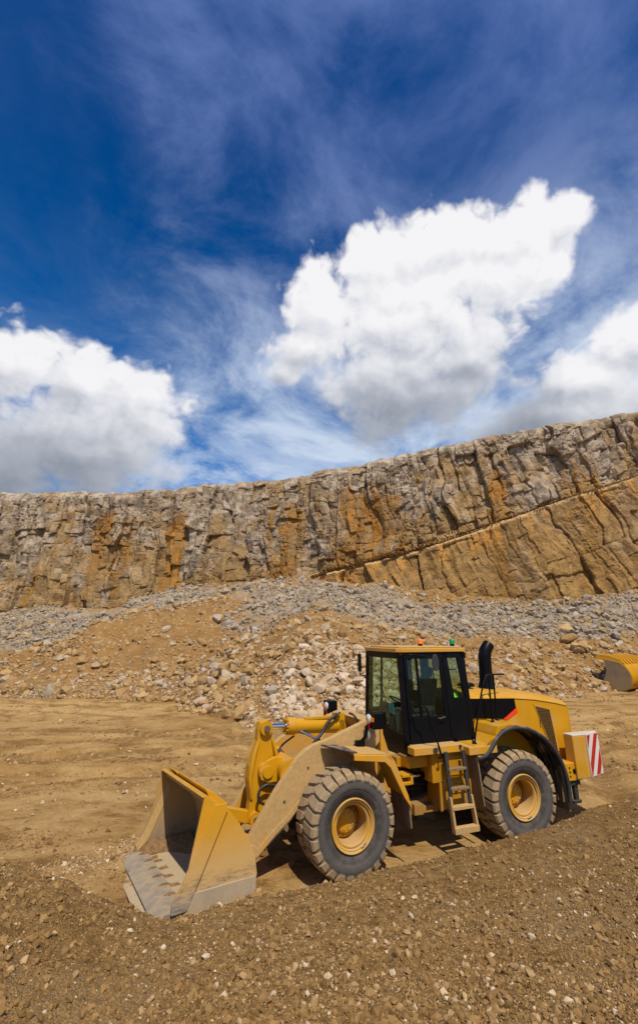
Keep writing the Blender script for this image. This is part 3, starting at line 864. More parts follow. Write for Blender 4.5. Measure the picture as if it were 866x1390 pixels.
    m.box(XF - .04, XF, -.76, .76, ZT - .12, ZT)
    m.box(XF - .035, XF + .01, -.03, .03, 1.95, 2.3)
    m.hexa([(XR, -.9, 1.76), (XR, .9, 1.76), (XR + .04, .9, 1.76), (XR + .04, -.9, 1.76), (XR, -.84, 2.5), (XR, .84, 2.5), (XR + .04, .84, 2.5), (XR + .04, -.84, 2.5)])
    m.box(XR, XR + .04, -.76, .76, ZT - .12, ZT)
    m.box(XR + .05, XF - .05, -.74, .74, ZT - .03, ZT - .002)
    # dark skirt below the cab, sloping forward at the front
    m.hexa([(-1.2, -.72, 1.5), (-1.2, .72, 1.5), (.42, .72, 1.5), (.42, -.72, 1.5), (-1.2, -.84, 1.70), (-1.2, .84, 1.70), (.42, .96, 1.70), (.42, -.96, 1.70)])
    cab = m.build('cab', M['black'], root, bevel=.01)
    m = MB(); m.prismz([(-1.30, -.72), (-1.26, -.79), (.38, -.79), (.47, -.72), (.49, 0), (.47, .72), (.38, .79), (-1.26, .79), (-1.30, .72)], 3.535, 3.62)
    m.prismz([(-1.22, -.68), (.36, -.68), (.38, 0), (.36, .68), (-1.22, .68)], 3.622, 3.65)
    m.build('roof', M['roof'], cab, bevel=.02)
    m = MB()
    x = XF - .02
    m.hexa([(x, -cy(2.16) + .03, 2.14), (x, cy(1.95) - .03, 1.94), (x - .006, cy(1.95) - .03, 1.94), (x - .006, -cy(2.16) + .03, 2.14), (x, -.70, ZT - .12), (x, .70, ZT - .12), (x - .006, .70, ZT - .12), (x - .006, -.70, ZT - .12)])
    m.build('windshield', M['glass'], cab)
    m = MB(); m.hexa([(XR + .02, -.84, 2.5), (XR + .02, .84, 2.5), (XR + .026, .84, 2.5), (XR + .026, -.84, 2.5), (XR + .02, -.72, ZT - .12), (XR + .02, .72, ZT - .12), (XR + .026, .72, ZT - .12), (XR + .026, -.72, ZT - .12)])
    m.build('rear_window', M['glass'], cab)
    for s in (1, -1):
        m = MB(); slab(m, [(-.78, ZT - .1), (-.88, 2.62), (-1.13, 2.62), (-1.02, ZT - .1)], s, .02, .026)
        m.build('side_window', M['glass'], cab)
    # doors
    for s in (1, -1):
        m = MB()
        slab(m, [(.32, 1.80), (.32, 2.30), (-.64, 2.30), (-.64, 1.80)], s, -.012, .03)
        slab(m, [(.32, 2.2), (.32, 3.48), (.24, 3.42), (.24, 2.2)], s, -.012, .03)
        slab(m, [(-.56, 2.2), (-.56, 3.42), (-.64, 3.48), (-.64, 2.2)], s, -.012, .03)
        slab(m, [(.30, 3.41), (.30, 3.49), (-.62, 3.49), (-.62, 3.41)], s, -.011, .03)
        slab(m, [(.03, 2.28), (.03, 3.43), (-.02, 3.43), (-.02, 2.28)], s, -.010, .03)
        d = m.build('door', M['black'], root, bevel=.006)
        m = MB(); slab(m, [(.26, 2.28), (.26, 3.43), (-.58, 3.43), (-.58, 2.28)], s, .008, .014); m.build('door_glass', M['glass'], d)
        m = MB(); m.tube([(-.50, s * .90, 2.28), (-.50, s * .94, 2.28), (-.36, s * .94, 2.26), (-.36, s * .9, 2.26)], .014, 8); m.build('door_handle', M['rubber'], d)
    # interior
    m = MB()
    m.box(-.75, -.25, -.28, .28, 2.08, 2.22); m.prism([(-.72, 2.2), (-.60, 2.2), (-.70, 2.95), (-.84, 2.95)], -.27, .27); m.prism([(-.80, 2.97), (-.72, 2.97), (-.74, 3.18), (-.82, 3.18)], -.14, .14)
    m.box(-.72, -.3, -.22, .22, 1.76, 2.08); m.box(-.6, -.1, .32, .42, 2.32, 2.42); m.box(-.6, -.1, -.5, -.32, 2.25, 2.42)
    m.build('seat', M['seat'], cab, bevel=.02)
    m = MB(); m.prism([(.12, 1.76), (.28, 1.76), (.16, 2.45), (.06, 2.42)], -.08, .08)
    ring = [(0.06 + .19 * math.cos(a) * .8, .19 * math.sin(a), 2.52 + .19 * math.cos(a) * .45) for a in [2 * math.pi * k / 24 for k in range(25)]]
    m.tube(ring, .016, 8); m.prism([(.30, 2.2), (.38, 2.2), (.34, 2.5), (.2, 2.46)], -.3, .2)
    m.build('steering_wheel', M['seat'], cab)
    MB().hexa([(.38, .18, 2.32), (.38, .42, 2.30), (.37, .42, 2.30), (.37, .18, 2.32), (.385, .20, 2.50), (.385, .36, 2.53), (.375, .36, 2.53), (.375, .20, 2.50)]).build('paper_sheet', M['paper'], cab)
    m = MB(); m.hexa([(-1.18, .2, 2.55), (-1.18, .6, 2.55), (-1.0, .6, 2.55), (-1.0, .2, 2.55), (-1.16, .25, 2.72), (-1.16, .52, 2.66), (-1.04, .5, 2.67), (-1.04, .27, 2.74)])
    m.build('vest', M['hivis'], cab, bevel=.02)
    # grab rails
    for s in (1, -1):
        m = MB(); m.tube(smooth_path([(.22, s * .93, 2.50), (.24, s * 1.15, 2.54), (.12, s * 1.22, 2.50), (.06, s * 1.24, 2.2), (-.06, s * 1.25, 1.9), (-.12, s * 1.26, 1.66), (-.06, s * 1.26, 1.64)], 5), .018, 8)
        m.build('grab_rail', M['black'], root)
        m = MB(); m.tube(smooth_path([(-.95, s * 1.22, 1.80), (-1.05, s * 1.2, 2.1), (-1.28, s * 1.16, 2.7), (-1.45, s * 1.12, 3.0), (-1.52, s * 1.1, 3.05), (-1.7, s * .95, 3.06), (-2.2, s * .85, 3.05)], 5), .018, 8)
        m.tube([(-1.60, s * 1.05, 2.13), (-1.62, s * 1.03, 3.05)], .018, 8); m.tube([(-1.80, s * .95, 2.13), (-1.84, s * .93, 3.05)], .018, 8)
        for x, y in ((-.95, 1.22), ): m.lathe([(1.80, .05), (1.83, .045), (1.87, .02)], (x, s * y, 0), 12, 'z')
        for x, y in ((-1.60, 1.05), (-1.80, .95)): m.lathe([(2.12, .05), (2.15, .045), (2.19, .02)], (x, s * y, 0), 12, 'z')
        m.build('hand_rail', M['black'], root)
    # beacons
    for (x, y, z, mt) in ((-.55, .1, 3.65, 'orange_lens'), (-1.12, .52, 3.65, 'green_lens')):
        m = MB(); m.tube([(x, y, z - .02), (x, y, z + .045)], .05, 14); b = m.build('beacon', M['black'], root)
        m = MB(); m.lathe([(z + .045, .062), (z + .12, .058), (z + .15, .045), (z + .158, 0)], (x, y, 0), 18, 'z'); m.build('beacon_lens', M[mt], b)
    # mirrors
    m = MB(); m.tube(smooth_path([(.43, .80, 3.50), (.46, 1.0, 3.50), (.3, 1.12, 3.50), (-.0, 1.14, 3.46), (-.18, 1.12, 3.42)], 4), .015, 8)
    mir = m.build('mirror', M['black'], root)
    m = MB()
    vs = []
    for k in range(20):
        a = 2 * math.pi * k / 20
        vs.append((-.22 + .085 * math.cos(a), 1.12, 3.345 + .165 * math.sin(a)))
    m.add(vs + [(v[0] + .01, 1.16, v[2]) for v in vs], [tuple(range(20)), tuple(range(39, 19, -1))] + [(i, (i + 1) % 20, (i + 1) % 20 + 20, i + 20) for i in range(20)])
    m.build('mirror_head', M['rubber'], mir, bevel=.01)
    m = MB(); m.tube([(.43, -.78, 3.50), (.47, -1.0, 3.50), (.47, -1.0, 2.98), (.43, -.85, 2.98)], .014, 8)
    mir = m.build('mirror', M['black'], root)
    MB().box(.43, .47, -1.12, -.98, 3.05, 3.45).build('mirror_head', M['black'], mir, bevel=.012)
    # work lamps and wipers
    m = MB(); m.tube([(XF + .015, .5, 1.98), (XF + .03, .15, 2.6), (XF + .02, -.05, 2.95)], .010, 6); m.build('wiper', M['black'], root)
    for s in (1, -1):
        m = MB(); m.box(-1.34, -1.27, s * .62 - .07, s * .62 + .07, 3.40, 3.52); m.build('work_lamp', M['black'], root, bevel=.01)
    return root
# ------------------------------------------------------------------ terrain functions
CREST = np.array([(-30, 3, 3.0), (-14, 5.6, 2.7), (-8, 6.5, 2.15), (-5.2, 6.85, 1.68), (-4.1, 7.0, 1.43), (-3.05, 7.2, 1.04), (-2.5, 7.4, .70), (-2.05, 7.55, .50), (-1.6, 7.85, .42), (-.87, 8.3, .40), (.6, 8.9, .39), (2.3, 9.7, .43), (4.1, 10.55, .47), (6.9, 12.3, .52), (14, 16.2, .6), (30, 25, .8), (60, 42, 1.)])
def berm_z(x, y, noise=True):
    yc = np.interp(x, CREST[:, 0], CREST[:, 1]); zc = np.interp(x, CREST[:, 0], CREST[:, 2])
    s = yc - y
    if noise: s = s + .10 * fbm2(x * .9, y * .9, 3, 31)
    k = .10
    near = .165 * s; far = .80 * s
    # smooth minimum of the two slopes: gentle towards the viewer, steep towards the pit floor
    d = near - far
    z = zc + np.where(s > 0, near, far) - k * np.exp(-np.abs(d) / .25) * .5
    if noise:
        z = z + .07 * fbm2(x * .55, y * .55, 3, 33) + .035 * fbm2(x * 2.2, y * 2.2, 3, 35)
        f = fbm2(x * 9, y * 9, 3, 37, .6)
        z = z + .022 * f
    return z

def floor_z(x, y):
    w = fbm2(x * .12, y * .12, 2, 41)
    z = .06 * fbm2(x * .10, y * .16, 3, 42) + .028 * fbm2(x * .7 + w, y * .9 + 2 * w, 4, 43, .6)
    far = np.clip((y - 14) / 8, 0, 1)
    for cx, cy, r0, wd in ((-22, 2, 27.5, .5), (-22, 2, 29.9, .5), (-6, 60, 41.5, .45), (-6, 60, 43.7, .45), (10, -30, 52, .5), (10, -30, 54.4, .5), (-9.5, 24.0, 6.2, .45), (-9.5, 24.0, 8.4, .45), (24, 10, 17, .5), (24, 10, 19.3, .5)):
        r = np.hypot(x - cx, y - cy) + .25 * w
        z = z - .11 * np.exp(-((r - r0) / wd) ** 2) + .06 * np.exp(-((np.abs(r - r0) - wd * 1.35) / (wd * .35)) ** 2)
    return z + .012 * fbm2(x * 3, y * 3, 3, 45) - .02

YF = np.array([(-100, 37), (-45, 36), (-21, 34.5), (-12, 33), (-8.5, 31.5), (-6, 28.5), (-3.5, 25.2), (-1, 23.8), (2, 23.6), (5, 26.5), (12, 32.5), (18, 36), (22, 38.0), (30, 39.5), (60, 41), (100, 30)], float)
YC = np.array([(-130, 56), (-90, 59), (-44, 63.5), (-17.5, 65), (0, 62), (15, 57), (38, 52), (60, 46), (90, 34), (120, 15)], float)
ZB = np.array([(-100, 6.5), (-43, 6.7), (-27, 7.0), (-19.6, 9.0), (-10, 10.2), (0, 10.6), (4.4, 9.4), (14.3, 8.0), (22, 6.8), (34, 8.3), (60, 8.5), (100, 8)], float)
def ip(x, T): return np.interp(x, T[:, 0], T[:, 1])
MOUNDS = ((-13, 47.5, 7, 4, 1.5), (-19, 44, 6, 3.5, .5), (.6, 28.5, 4.2, 3.6, 1.5), (-5.0, 33.5, 4.5, 3.5, 1.0), (5, 34, 6, 4, 1.2), (-2, 56, 9, 5, .8), (20, 43, 6, 2.5, 1.0), (-30, 50, 12, 4, -.5), (9, 44, 7, 4, -.6), (28, 45, 5, 3, .9), (3.5, 47, 5, 3, .5))
def talus_z(x, y, fine=True):
    yf = ip(x, YF) + 1.1 * fbm2(x * .35, x * 0, 3, 51)
    yc = ip(x, YC); zb = ip(x, ZB)
    t = (y - yf) / (yc - yf)
    tt = np.clip(t, -.4, 1.3)
    z = zb * np.where(tt > 0, tt ** .95, tt * 2.2)
    for mx, my, rx, ry, h in MOUNDS:
        z = z + h * np.exp(-((x - mx) / rx) ** 2 - ((y - my) / ry) ** 2) * np.clip(tt * 8 + .2, 0, 1)
    a = np.clip(tt * 6, 0, 1)
    z = z + a * (1.15 * fbm2(x * .16, y * .2, 3, 52) + .8 * fbm2(x * .42, y * .5, 4, 53, .6))
    if fine:
        z = z + np.clip(tt * 10, .0, 1) * (.30 * fbm2(x * 1.6, y * 1.6, 3, 54, .65))
    return z, t

def greyness(x, y, t):
    n = fbm2(x * .11, y * .16, 3, 61) * 1.1 + fbm2(x * .5, y * .6, 3, 62) * .45
    band = np.exp(-((t - .66) / .26) ** 2) * 1.25 + np.where(x < -14, .35 * np.clip((t - .3) * 3, 0, 1), 0)
    band = band - 1.0 * np.exp(-((x + 13) / 6.5) ** 2 - ((y - 47) / 6.) ** 2)
    return np.clip((band + n * .8 - .45) * 2.0, 0, 1)

# ------------------------------------------------------------------ terrain materials
def ground_mat(name, kind):
    m, nt, bs, co = new_mat(name)
    v = co.outputs['Object']
    n0 = nt.noise(v, .09, 4, .55)
    n1 = nt.noise(nt.scalev(v, (.7, 1.15, 1)), .7, 10, .74, .35)
    n2 = nt.noise(v, 7, 6, .68)
    n3 = nt.noise(v, 38, 4, .7)
    if kind == 'floor':
        a, b, c = (.355, .205, .068), (.175, .094, .03), (.49, .315, .13)
        k = nt.math('ADD', nt.math('MULTIPLY', n1, .75), nt.math('MULTIPLY', n0, .45))
        colr = nt.mix(nt.ramp(k, .52, .70), a, c)
        colr = nt.mix(nt.ramp(nt.math('ADD', n1, nt.math('MULTIPLY', n2, .35)), .66, .54, 0, .85), colr, b)
        colr = nt.mix(nt.ramp(n2, .35, .75, 0, .45), colr, tuple(q * .62 for q in a))
        lug = nt.math('FRACT', nt.math('ADD', nt.math('DIVIDE', nt.attr('arc'), .34), nt.math('MULTIPLY', nt.math('ABSOLUTE', nt.attr('off')), 1.6)))
        lug = nt.math('MULTIPLY', nt.math('MULTIPLY', nt.ramp(lug, .40, .50), nt.attr('track')), nt.ramp(n1, .42, .55))
        colr = nt.mix(nt.math('MULTIPLY', nt.attr('track'), nt.ramp(n2, .25, .7, .6, .15)), colr, (.20, .11, .038))
        colr = nt.mix(nt.math('MULTIPLY', lug, .5), colr, (.11, .058, .02))
        colr = nt.mix(nt.ramp(nt.voro(v, 9), .16, .10, 0, .55), colr, (.52, .40, .24))
        b1 = nt.bump(nt.math('SUBTRACT', n1, nt.math('MULTIPLY', lug, .35)), .4, .10); b2 = nt.bump(nt.math('ADD', n2, nt.math('MULTIPLY', n3, .6)), .9, .05, b1)
    elif kind == 'berm':
        a, b, c = (.275, .158, .052), (.16, .089, .029), (.37, .23, .088)
        colr = nt.mix(nt.ramp(n1, .35, .7), a, c)
        colr = nt.mix(nt.ramp(n2, .62, .38), colr, b)
        colr = nt.mix(nt.ramp(nt.voro(v, 24), .17, .10, 0, .6), colr, (.40, .30, .17))
        colr = nt.mix(nt.ramp(nt.noise(v, .5, 4, .6), .5, .68, 0, .55), colr, (.30, .205, .105))
        cr = nt.voro(v, 13, 'F1'); cr2 = nt.voro(v, 42, 'F1')
        b1 = nt.bump(cr, -.9, .06); b2 = nt.bump(nt.math('ADD', nt.math('MULTIPLY', cr2, -.7), n3), .9, .03, b1)
    else:
        g = nt.attr('grey')
        soil = nt.mix(nt.ramp(n1, .35, .7), (.30, .155, .045), (.42, .25, .095))
        soil = nt.mix(nt.ramp(n2, .35, .7, 0, .5), soil, (.22, .125, .05))
        gr = nt.mix(n2, (.27, .205, .135), (.45, .355, .24))
        colr = nt.mix(g, soil, gr)
        vc = nt.node('ShaderNodeTexVoronoi'); nt.put(vc.inputs['Vector'], v); vc.inputs['Scale'].default_value = 2.6
        sepc = nt.node('ShaderNodeSeparateXYZ'); nt.put(sepc.inputs[0], vc.outputs['Color'])
        peb = nt.math('MULTIPLY', nt.ramp(vc.outputs['Distance'], .42, .3), nt.ramp(sepc.outputs[0], .45, .6))
        colr = nt.mix(nt.math('MULTIPLY', peb, .6), colr, nt.mix(g, (.48, .36, .22), (.42, .39, .35)))
        b1 = nt.bump(vc.outputs['Distance'], -.8, .2); b2 = nt.bump(nt.math('ADD', n2, nt.math('MULTIPLY', n3, .6)), .8, .12, b1)
    nt.put(bs.inputs['Base Color'], colr)
    bs.inputs['Roughness'].default_value = .95; bs.inputs['Specular IOR Level'].default_value = .12
    nt.put(bs.inputs['Normal'], b2)
    return m

def stone_mat(name, lo, hi, third=None):
    m, nt, bs, co = new_mat(name)
    t = nt.attr('tint')
    v = co.outputs['Object']
    n = nt.noise(v, 6, 5, .65); n0 = nt.noise(v, 1.1, 3, .6)
    c = nt.mix(t, lo, hi)
    if third: c = nt.mix(nt.ramp(nt.math('FRACT', nt.math('MULTIPLY', t, 7.31)), .72, .8), c, third)
    c = nt.mix(nt.ramp(n, .4, .68, 0, .35), c, tuple(q * .55 for q in lo))
    nt.put(bs.inputs['Base Color'], c)
    bs.inputs['Roughness'].default_value = .9; bs.inputs['Specular IOR Level'].default_value = .2
    nt.put(bs.inputs['Normal'], nt.bump(n, .4, .04))
    return m

# ------------------------------------------------------------------ ground, one sheet to the horizon
def axis(lo, hi, step, far):
    c = np.arange(lo, hi + step, step)
    out = []; d = step; x = 0
    while x < far:
        d *= 1.35; x += d; out.append(x)
    out = np.array(out)
    return np.concatenate([lo - out[::-1], c, hi + out])
xs, ys = axis(-34, 40, .16, 4000), axis(6, 44, .13, 4000)
X, Y = np.meshgrid(xs, ys, indexing='ij'); x, y = X.ravel(), Y.ravel()
near = (np.abs(x) < 60) & (y > 0) & (y < 60)
trk = np.zeros_like(x); arc_ = np.zeros_like(x); off_ = np.zeros_like(x); bst = np.full_like(x, 9.)
for cx, cy, r0, wd in ((-22, 2, 27.5, .32), (-22, 2, 29.9, .32), (-6, 60, 41.5, .3), (-6, 60, 43.7, .3), (10, -30, 52, .32), (10, -30, 54.4, .32), (-9.5, 24.0, 6.2, .3), (-9.5, 24.0, 8.4, .3), (24, 10, 17, .32), (24, 10, 19.3, .32), (-14, -10, 30.5, .3), (-14, -10, 32.8, .3)):
    sg_ = np.hypot(x - cx, y - cy) + .25 * fbm2(x * .12, y * .12, 2, 41) - r0
    rr_ = np.abs(sg_); m_ = rr_ < bst; bst = np.where(m_, rr_, bst)
    arc_ = np.where(m_, np.arctan2(y - cy, x - cx) * r0, arc_); off_ = np.where(m_, sg_, off_)
    trk = np.maximum(trk, np.clip((wd - rr_) / .1 + .5, 0, 1) * np.clip(fbm2(x * .15, y * .15, 2, int(r0)) * 2 + .7, 0, 1))
z = np.zeros_like(x); z[near] = floor_z(x[near], y[near])
ground = link('ground', fast_mesh('ground', np.stack([x, y, z], -1), grid_faces(len(xs), len(ys))[:, ::-1], {'track': trk, 'arc': arc_, 'off': off_}, smooth=True), ground_mat('quarry_floor_soil', 'floor'))
tag(ground, kind='structure')

# ------------------------------------------------------------------ foreground spoil bank
a1 = np.concatenate([np.linspace(-30, -5.6, 70), np.linspace(-5.5, 9.5, 520), np.linspace(9.7, 50, 120)])
a2 = np.concatenate([np.linspace(-9, .5, 12), np.linspace(.6, 5.5, 330), np.linspace(5.6, 24, 140)])  # depth below the crest line
U, S = np.meshgrid(a1, a2, indexing='ij')
# s measured from the crest: rows follow the crest line
yc = np.interp(U, CREST[:, 0], CREST[:, 1])
V = yc + 1.2 - (S + 0) * 1.0 + 0
V = np.where(S < .5, yc + 1.2 + (.5 - S) * .01 - .5, yc + 1.2 - S)
x, y = U.ravel(), V.ravel()
z = berm_z(x, y)
z = np.maximum(z, -.6)
berm = link('spoil_bank', fast_mesh('spoil_bank', np.stack([x, y, z], -1), grid_faces(len(a1), len(a2)), smooth=True), ground_mat('dark_spoil_soil', 'berm'))
tag(berm, kind='structure')

# ------------------------------------------------------------------ rubble slope
xs, ys = np.arange(-110, 105, .27), np.arange(20, 76, .24)
X, Y = np.meshgrid(xs, ys, indexing='ij'); x, y = X.ravel(), Y.ravel()
z, t = talus_z(x, y)
g = greyness(x, y, t)
talus = link('rubble_slope', fast_mesh('rubble_slope', np.stack([x, y, z], -1), grid_faces(len(xs), len(ys))[:, ::-1], {'grey': g}, smooth=True), ground_mat('slope_soil_and_scree', 'talus'))
tag(talus, kind='structure')

# ------------------------------------------------------------------ quarry face
ZT = np.array([(-130, 23), (-44, 23.7), (-30, 24.0), (-17.5, 25.3), (-8, 25.4), (0, 26.4), (8, 27.4), (15, 28.4), (25, 29.8), (38, 31.2), (60, 33), (120, 35)], float)
ZL = np.array([(-130, -6), (-44, -2), (-20, 5), (-8, 9.0), (0, 11.6), (9, 13.4), (15, 14.9), (19, 16.2), (28, 19.2), (38, 22.4), (60, 27), (120, 33)], float)
fx = np.linspace(-100, 92, 1900)
fy = ip(fx, YC)
ker = np.hanning(161); ker /= ker.sum()
fy = np.convolve(np.pad(fy, 80, mode='edge'), ker, 'valid')
sl = np.concatenate([[0], np.cumsum(np.hypot(np.diff(fx), np.diff(fy)))])
ns = 1900
ss = np.interp(np.linspace(0, 1, ns), [0, .12, .88, 1], [0, .16, .84, 1]) * sl[-1]
ss = np.linspace(0, sl[-1], ns)
px_, py_ = np.interp(ss, sl, fx), np.interp(ss, sl, fy)
tx, ty = np.gradient(px_), np.gradient(py_); ln = np.hypot(tx, ty); nx, ny = ty / ln, -tx / ln     # towards the pit
nh = 250
hh = np.linspace(0, 1, nh)
zt = ip(px_, ZT) + .35 * fbm2(ss * .25, ss * 0, 3, 71) + .22 * fbm2(ss * 1.1, ss * 0, 3, 72)
zl = ip(px_, ZL) + .3 * fbm2(ss * .12, ss * 0, 2, 73)
S2, H2 = np.meshgrid(ss, hh, indexing='ij')
Z2 = 3.0 + (zt[:, None] - 3.0) * H2
rel = (Z2 - zl[:, None]).ravel()
s1, z1 = S2.ravel(), Z2.ravel()
xx = np.repeat(px_, nh)
right = np.clip((xx - 2) / 14, 0, 1)
upper = np.clip(rel / .5 + .5, 0, 1); lower = 1 - upper
low_amt = lower * np.clip((xx + 6) / 10, 0, 1)
zz = np.where(right > 0, rel * .9 + z1 * .1, z1)
wp = fbm2(s1 * .3, z1 * .3, 3, 74)
shear = s1 + rel * .35 * low_amt + wp * .8 + .18 * rel * right * upper
D = 1.5 * fbm2(s1 / 10, z1 / 26, 3, 75)
rg = 1 - np.abs(fbm2(shear / 2.4, z1 / 16, 3, 76)) * 2.2
D += .45 * rg
def blocks(u, v, seed):
    """joint-bounded blocks: columns in u cut into lengths in v; random step, yaw and pitch of every face"""
    iu = np.floor(u); fu = u - iu
    o = np.zeros_like(u)
    sh = _h(iu, o, o, seed) * 7
    st = .6 + .9 * _h(iu, o, o, seed + 5)
    vv = v * st + sh
    iv = np.floor(vv); fv = vv - iv
    r = [_h(iu, iv, o, seed + 20 + k) * 2 - 1 for k in range(4)]
    rc = _h(iu, o, o, seed + 9) * 2 - 1
    return rc, r, fu - .5, fv - .5, np.minimum(fu, 1 - fu), np.minimum(fv, 1 - fv)
W1, W2 = fbm2(s1 / 5., z1 / 9., 3, 201), fbm2(s1 / 6., z1 / 6., 3, 202)
W3, W4 = fbm2(s1 / 1.6, z1 / 3., 3, 203), fbm2(s1 / 2., z1 / 2., 3, 204)
rc, r1, fu, fv, eu, ev = blocks((shear + 1.6 * W1 + .55 * W3) / (2.5 + .7 * low_amt), (zz + 1.5 * W2 + .4 * W4) / (5.0 + 4 * low_amt), 301)
D += .50 * rc + .34 * r1[0] + (.75 * r1[1]) * fu + (.55 * r1[2]) * fv - .14 * np.exp(-eu / .03) - .10 * np.exp(-ev / .02)
colr_ = rc
rc, r2, fu, fv, eu, ev = blocks((shear + .5 * W3 + .3 * W1 + 50) / 1.0, (zz + .6 * W4) / (1.7 + 1.6 * low_amt), 331)
up_amp = 1 - .45 * low_amt
D += up_amp * (.13 * rc + .17 * r2[0] + .36 * r2[1] * fu + .30 * r2[2] * fv - .05 * np.exp(-eu / .05) - .04 * np.exp(-ev / .05))
blk = .5 * r2[3] + .5 * r1[3]
rc, r3, fu, fv, eu, ev = blocks((shear + .3 * W3 + 90) / .42, (zz + .3 * W4) / .55, 361)
brk = np.clip(fbm2(s1 / 4, z1 / 4, 3, 97) * 2 + .4, 0, 1)
D += up_amp * brk * (.08 * r3[0] + .16 * r3[1] * fu + .14 * r3[2] * fv)
D += .20 * fbm2(s1 * 1.3, z1 * 1.0, 5, 87, .66) + .10 * np.abs(fbm2(s1 * .7, z1 * .45, 4, 89, .6))
# bedding plane: a soil covered ledge on the right, an overhang shadow towards the middle
led = right * (-1.05 * np.clip((xx - 14) / 10, 0, 1) + .55 * np.exp(-((xx - 8) / 7.) ** 2))
D += led * upper
D -= .9 * np.exp(-((rel + .05) / .22) ** 2) * np.clip((xx + 4) / 6, 0, 1) * (1 - np.clip((xx - 18) / 8, 0, 1))
# the crumbling top metre
top = np.clip((zt.repeat(nh) - z1) / 1.6, 0, 1)
D = D * (.25 + .75 * top)
back = (z1 - 3) * .13 + (1 - top) ** 2 * 1.1
PX = xx + nx.repeat(nh) * (D - back); PY = np.repeat(py_, nh) + ny.repeat(nh) * (D - back)
P = np.stack([PX, PY, z1], -1).reshape(ns, nh, 3)
rows = [P]
for bk, dz in ((.8, .12), (2.5, .3), (7, .5), (25, .6), (120, -2), (500, -30)):
    q = P[:, -1].copy()
    q[:, 0] -= nx * bk; q[:, 1] -= ny * bk; q[:, 2] += dz + .15 * fbm2(ss * .5, ss * 0 + bk, 2, 88)
    rows.append(q[:, None])
P = np.concatenate(rows, 1)
n2 = P.shape[1]
padv = lambda a, v: np.concatenate([a.reshape(ns, nh), np.full((ns, n2 - nh), v)], 1).ravel()
stain = fbm2(s1 / 2.6 + wp * .5, z1 / 20, 5, 91, .65)
cliff_me = fast_mesh('cliff', P.reshape(-1, 3), grid_faces(ns, n2), {'low': padv(low_amt, 0), 'high': padv(H2, 1), 'stain': padv(stain, 0), 'rel': padv(rel, 10), 'block': padv(blk, 0)})

def cliff_mat():
    m, nt, bs, co = new_mat('limestone_face')
    v = co.outputs['Object']
    low, high, st, rel_, dep = (nt.attr(k) for k in ('low', 'high', 'stain', 'rel', 'block'))
    n0 = nt.noise(v, .16, 4, .6); n1 = nt.noise(v, .9, 6, .65, .4); n2 = nt.noise(v, 4.5, 6, .7); n3 = nt.noise(v, 16, 3, .7)
    grey = nt.mix(nt.ramp(n1, .38, .62), (.20, .152, .105), (.48, .39, .29))
    tan = nt.mix(nt.ramp(n1, .35, .65), (.24, .145, .058), (.41, .27, .12))
    br = nt.mix(nt.ramp(n1, .35, .65), (.22, .12, .034), (.37, .215, .068))
    gk = nt.math('ADD', nt.math('ADD', n0, nt.math('MULTIPLY', n1, .3)), nt.math('ADD', nt.math('MULTIPLY', dep, .10), nt.ramp(high, .25, .95, .09, -.10)))
    c = nt.mix(nt.ramp(gk, .54, .76), grey, tan)
    c = nt.mix(nt.ramp(dep, .0, .8, 0, .30), c, (.16, .115, .065))
    c = nt.mix(nt.ramp(nt.noise(v, .35, 6, .7, .5), .55, .70, 0, .5), c, (.15, .10, .05))
    # iron stains running down the joints
    sf = nt.math('ADD', st, nt.math('MULTIPLY', nt.math('SUBTRACT', n1, .5), .9))
    sf = nt.math('SUBTRACT', sf, nt.math('MULTIPLY', nt.ramp(high, .72, 1.), .45))
    c = nt.mix(nt.ramp(sf, .06, .30, 0, .9), c, (.30, .155, .038))
    c = nt.mix(nt.ramp(sf, .34, .50, 0, .9), c, (.42, .185, .03))
    c = nt.mix(nt.math('MULTIPLY', low, nt.ramp(n2, .2, .7, .95, .6)), c, br)
    # ochre wash just below the bedding plane
    oc = nt.math('MULTIPLY', nt.math('MULTIPLY', nt.ramp(rel_, -4.5, -1.5), nt.ramp(rel_, .1, -.3)), nt.ramp(nt.noise(nt.scalev(v, (1, 1, .12)), .7, 4, .6), .5, .6))
    c = nt.mix(nt.math('MULTIPLY', oc, nt.math('MULTIPLY', low, .85)), c, (.50, .25, .06))
    c = nt.mix(nt.math('MULTIPLY', nt.ramp(nt.math('ABSOLUTE', nt.math('ADD', rel_, .15)), .55, .15), nt.math('MULTIPLY', nt.ramp(low, .1, .0, 1, 1), .85)), c, (.58, .40, .19))
    c = nt.mix(nt.ramp(n2, .55, .75, 0, .5), c, (.50, .42, .32))
    c = nt.mix(nt.ramp(n2, .42, .25, 0, .4), c, (.20, .15, .10))
    mos = nt.math('MULTIPLY', nt.ramp(high, .28, .14), nt.ramp(nt.noise(v, .45, 4, .65), .58, .68))
    c = nt.mix(nt.math('MULTIPLY', mos, .55), c, (.10, .10, .03))
    nt.put(bs.inputs['Base Color'], c)
    bs.inputs['Roughness'].default_value = .92; bs.inputs['Specular IOR Level'].default_value = .15
    b1 = nt.bump(n2, .65, .14); b2 = nt.bump(n3, .6, .05, b1)
    nt.put(bs.inputs['Normal'], b2)
    return m
cliff = link('cliff', cliff_me, cliff_mat())
tag(cliff, kind='structure')

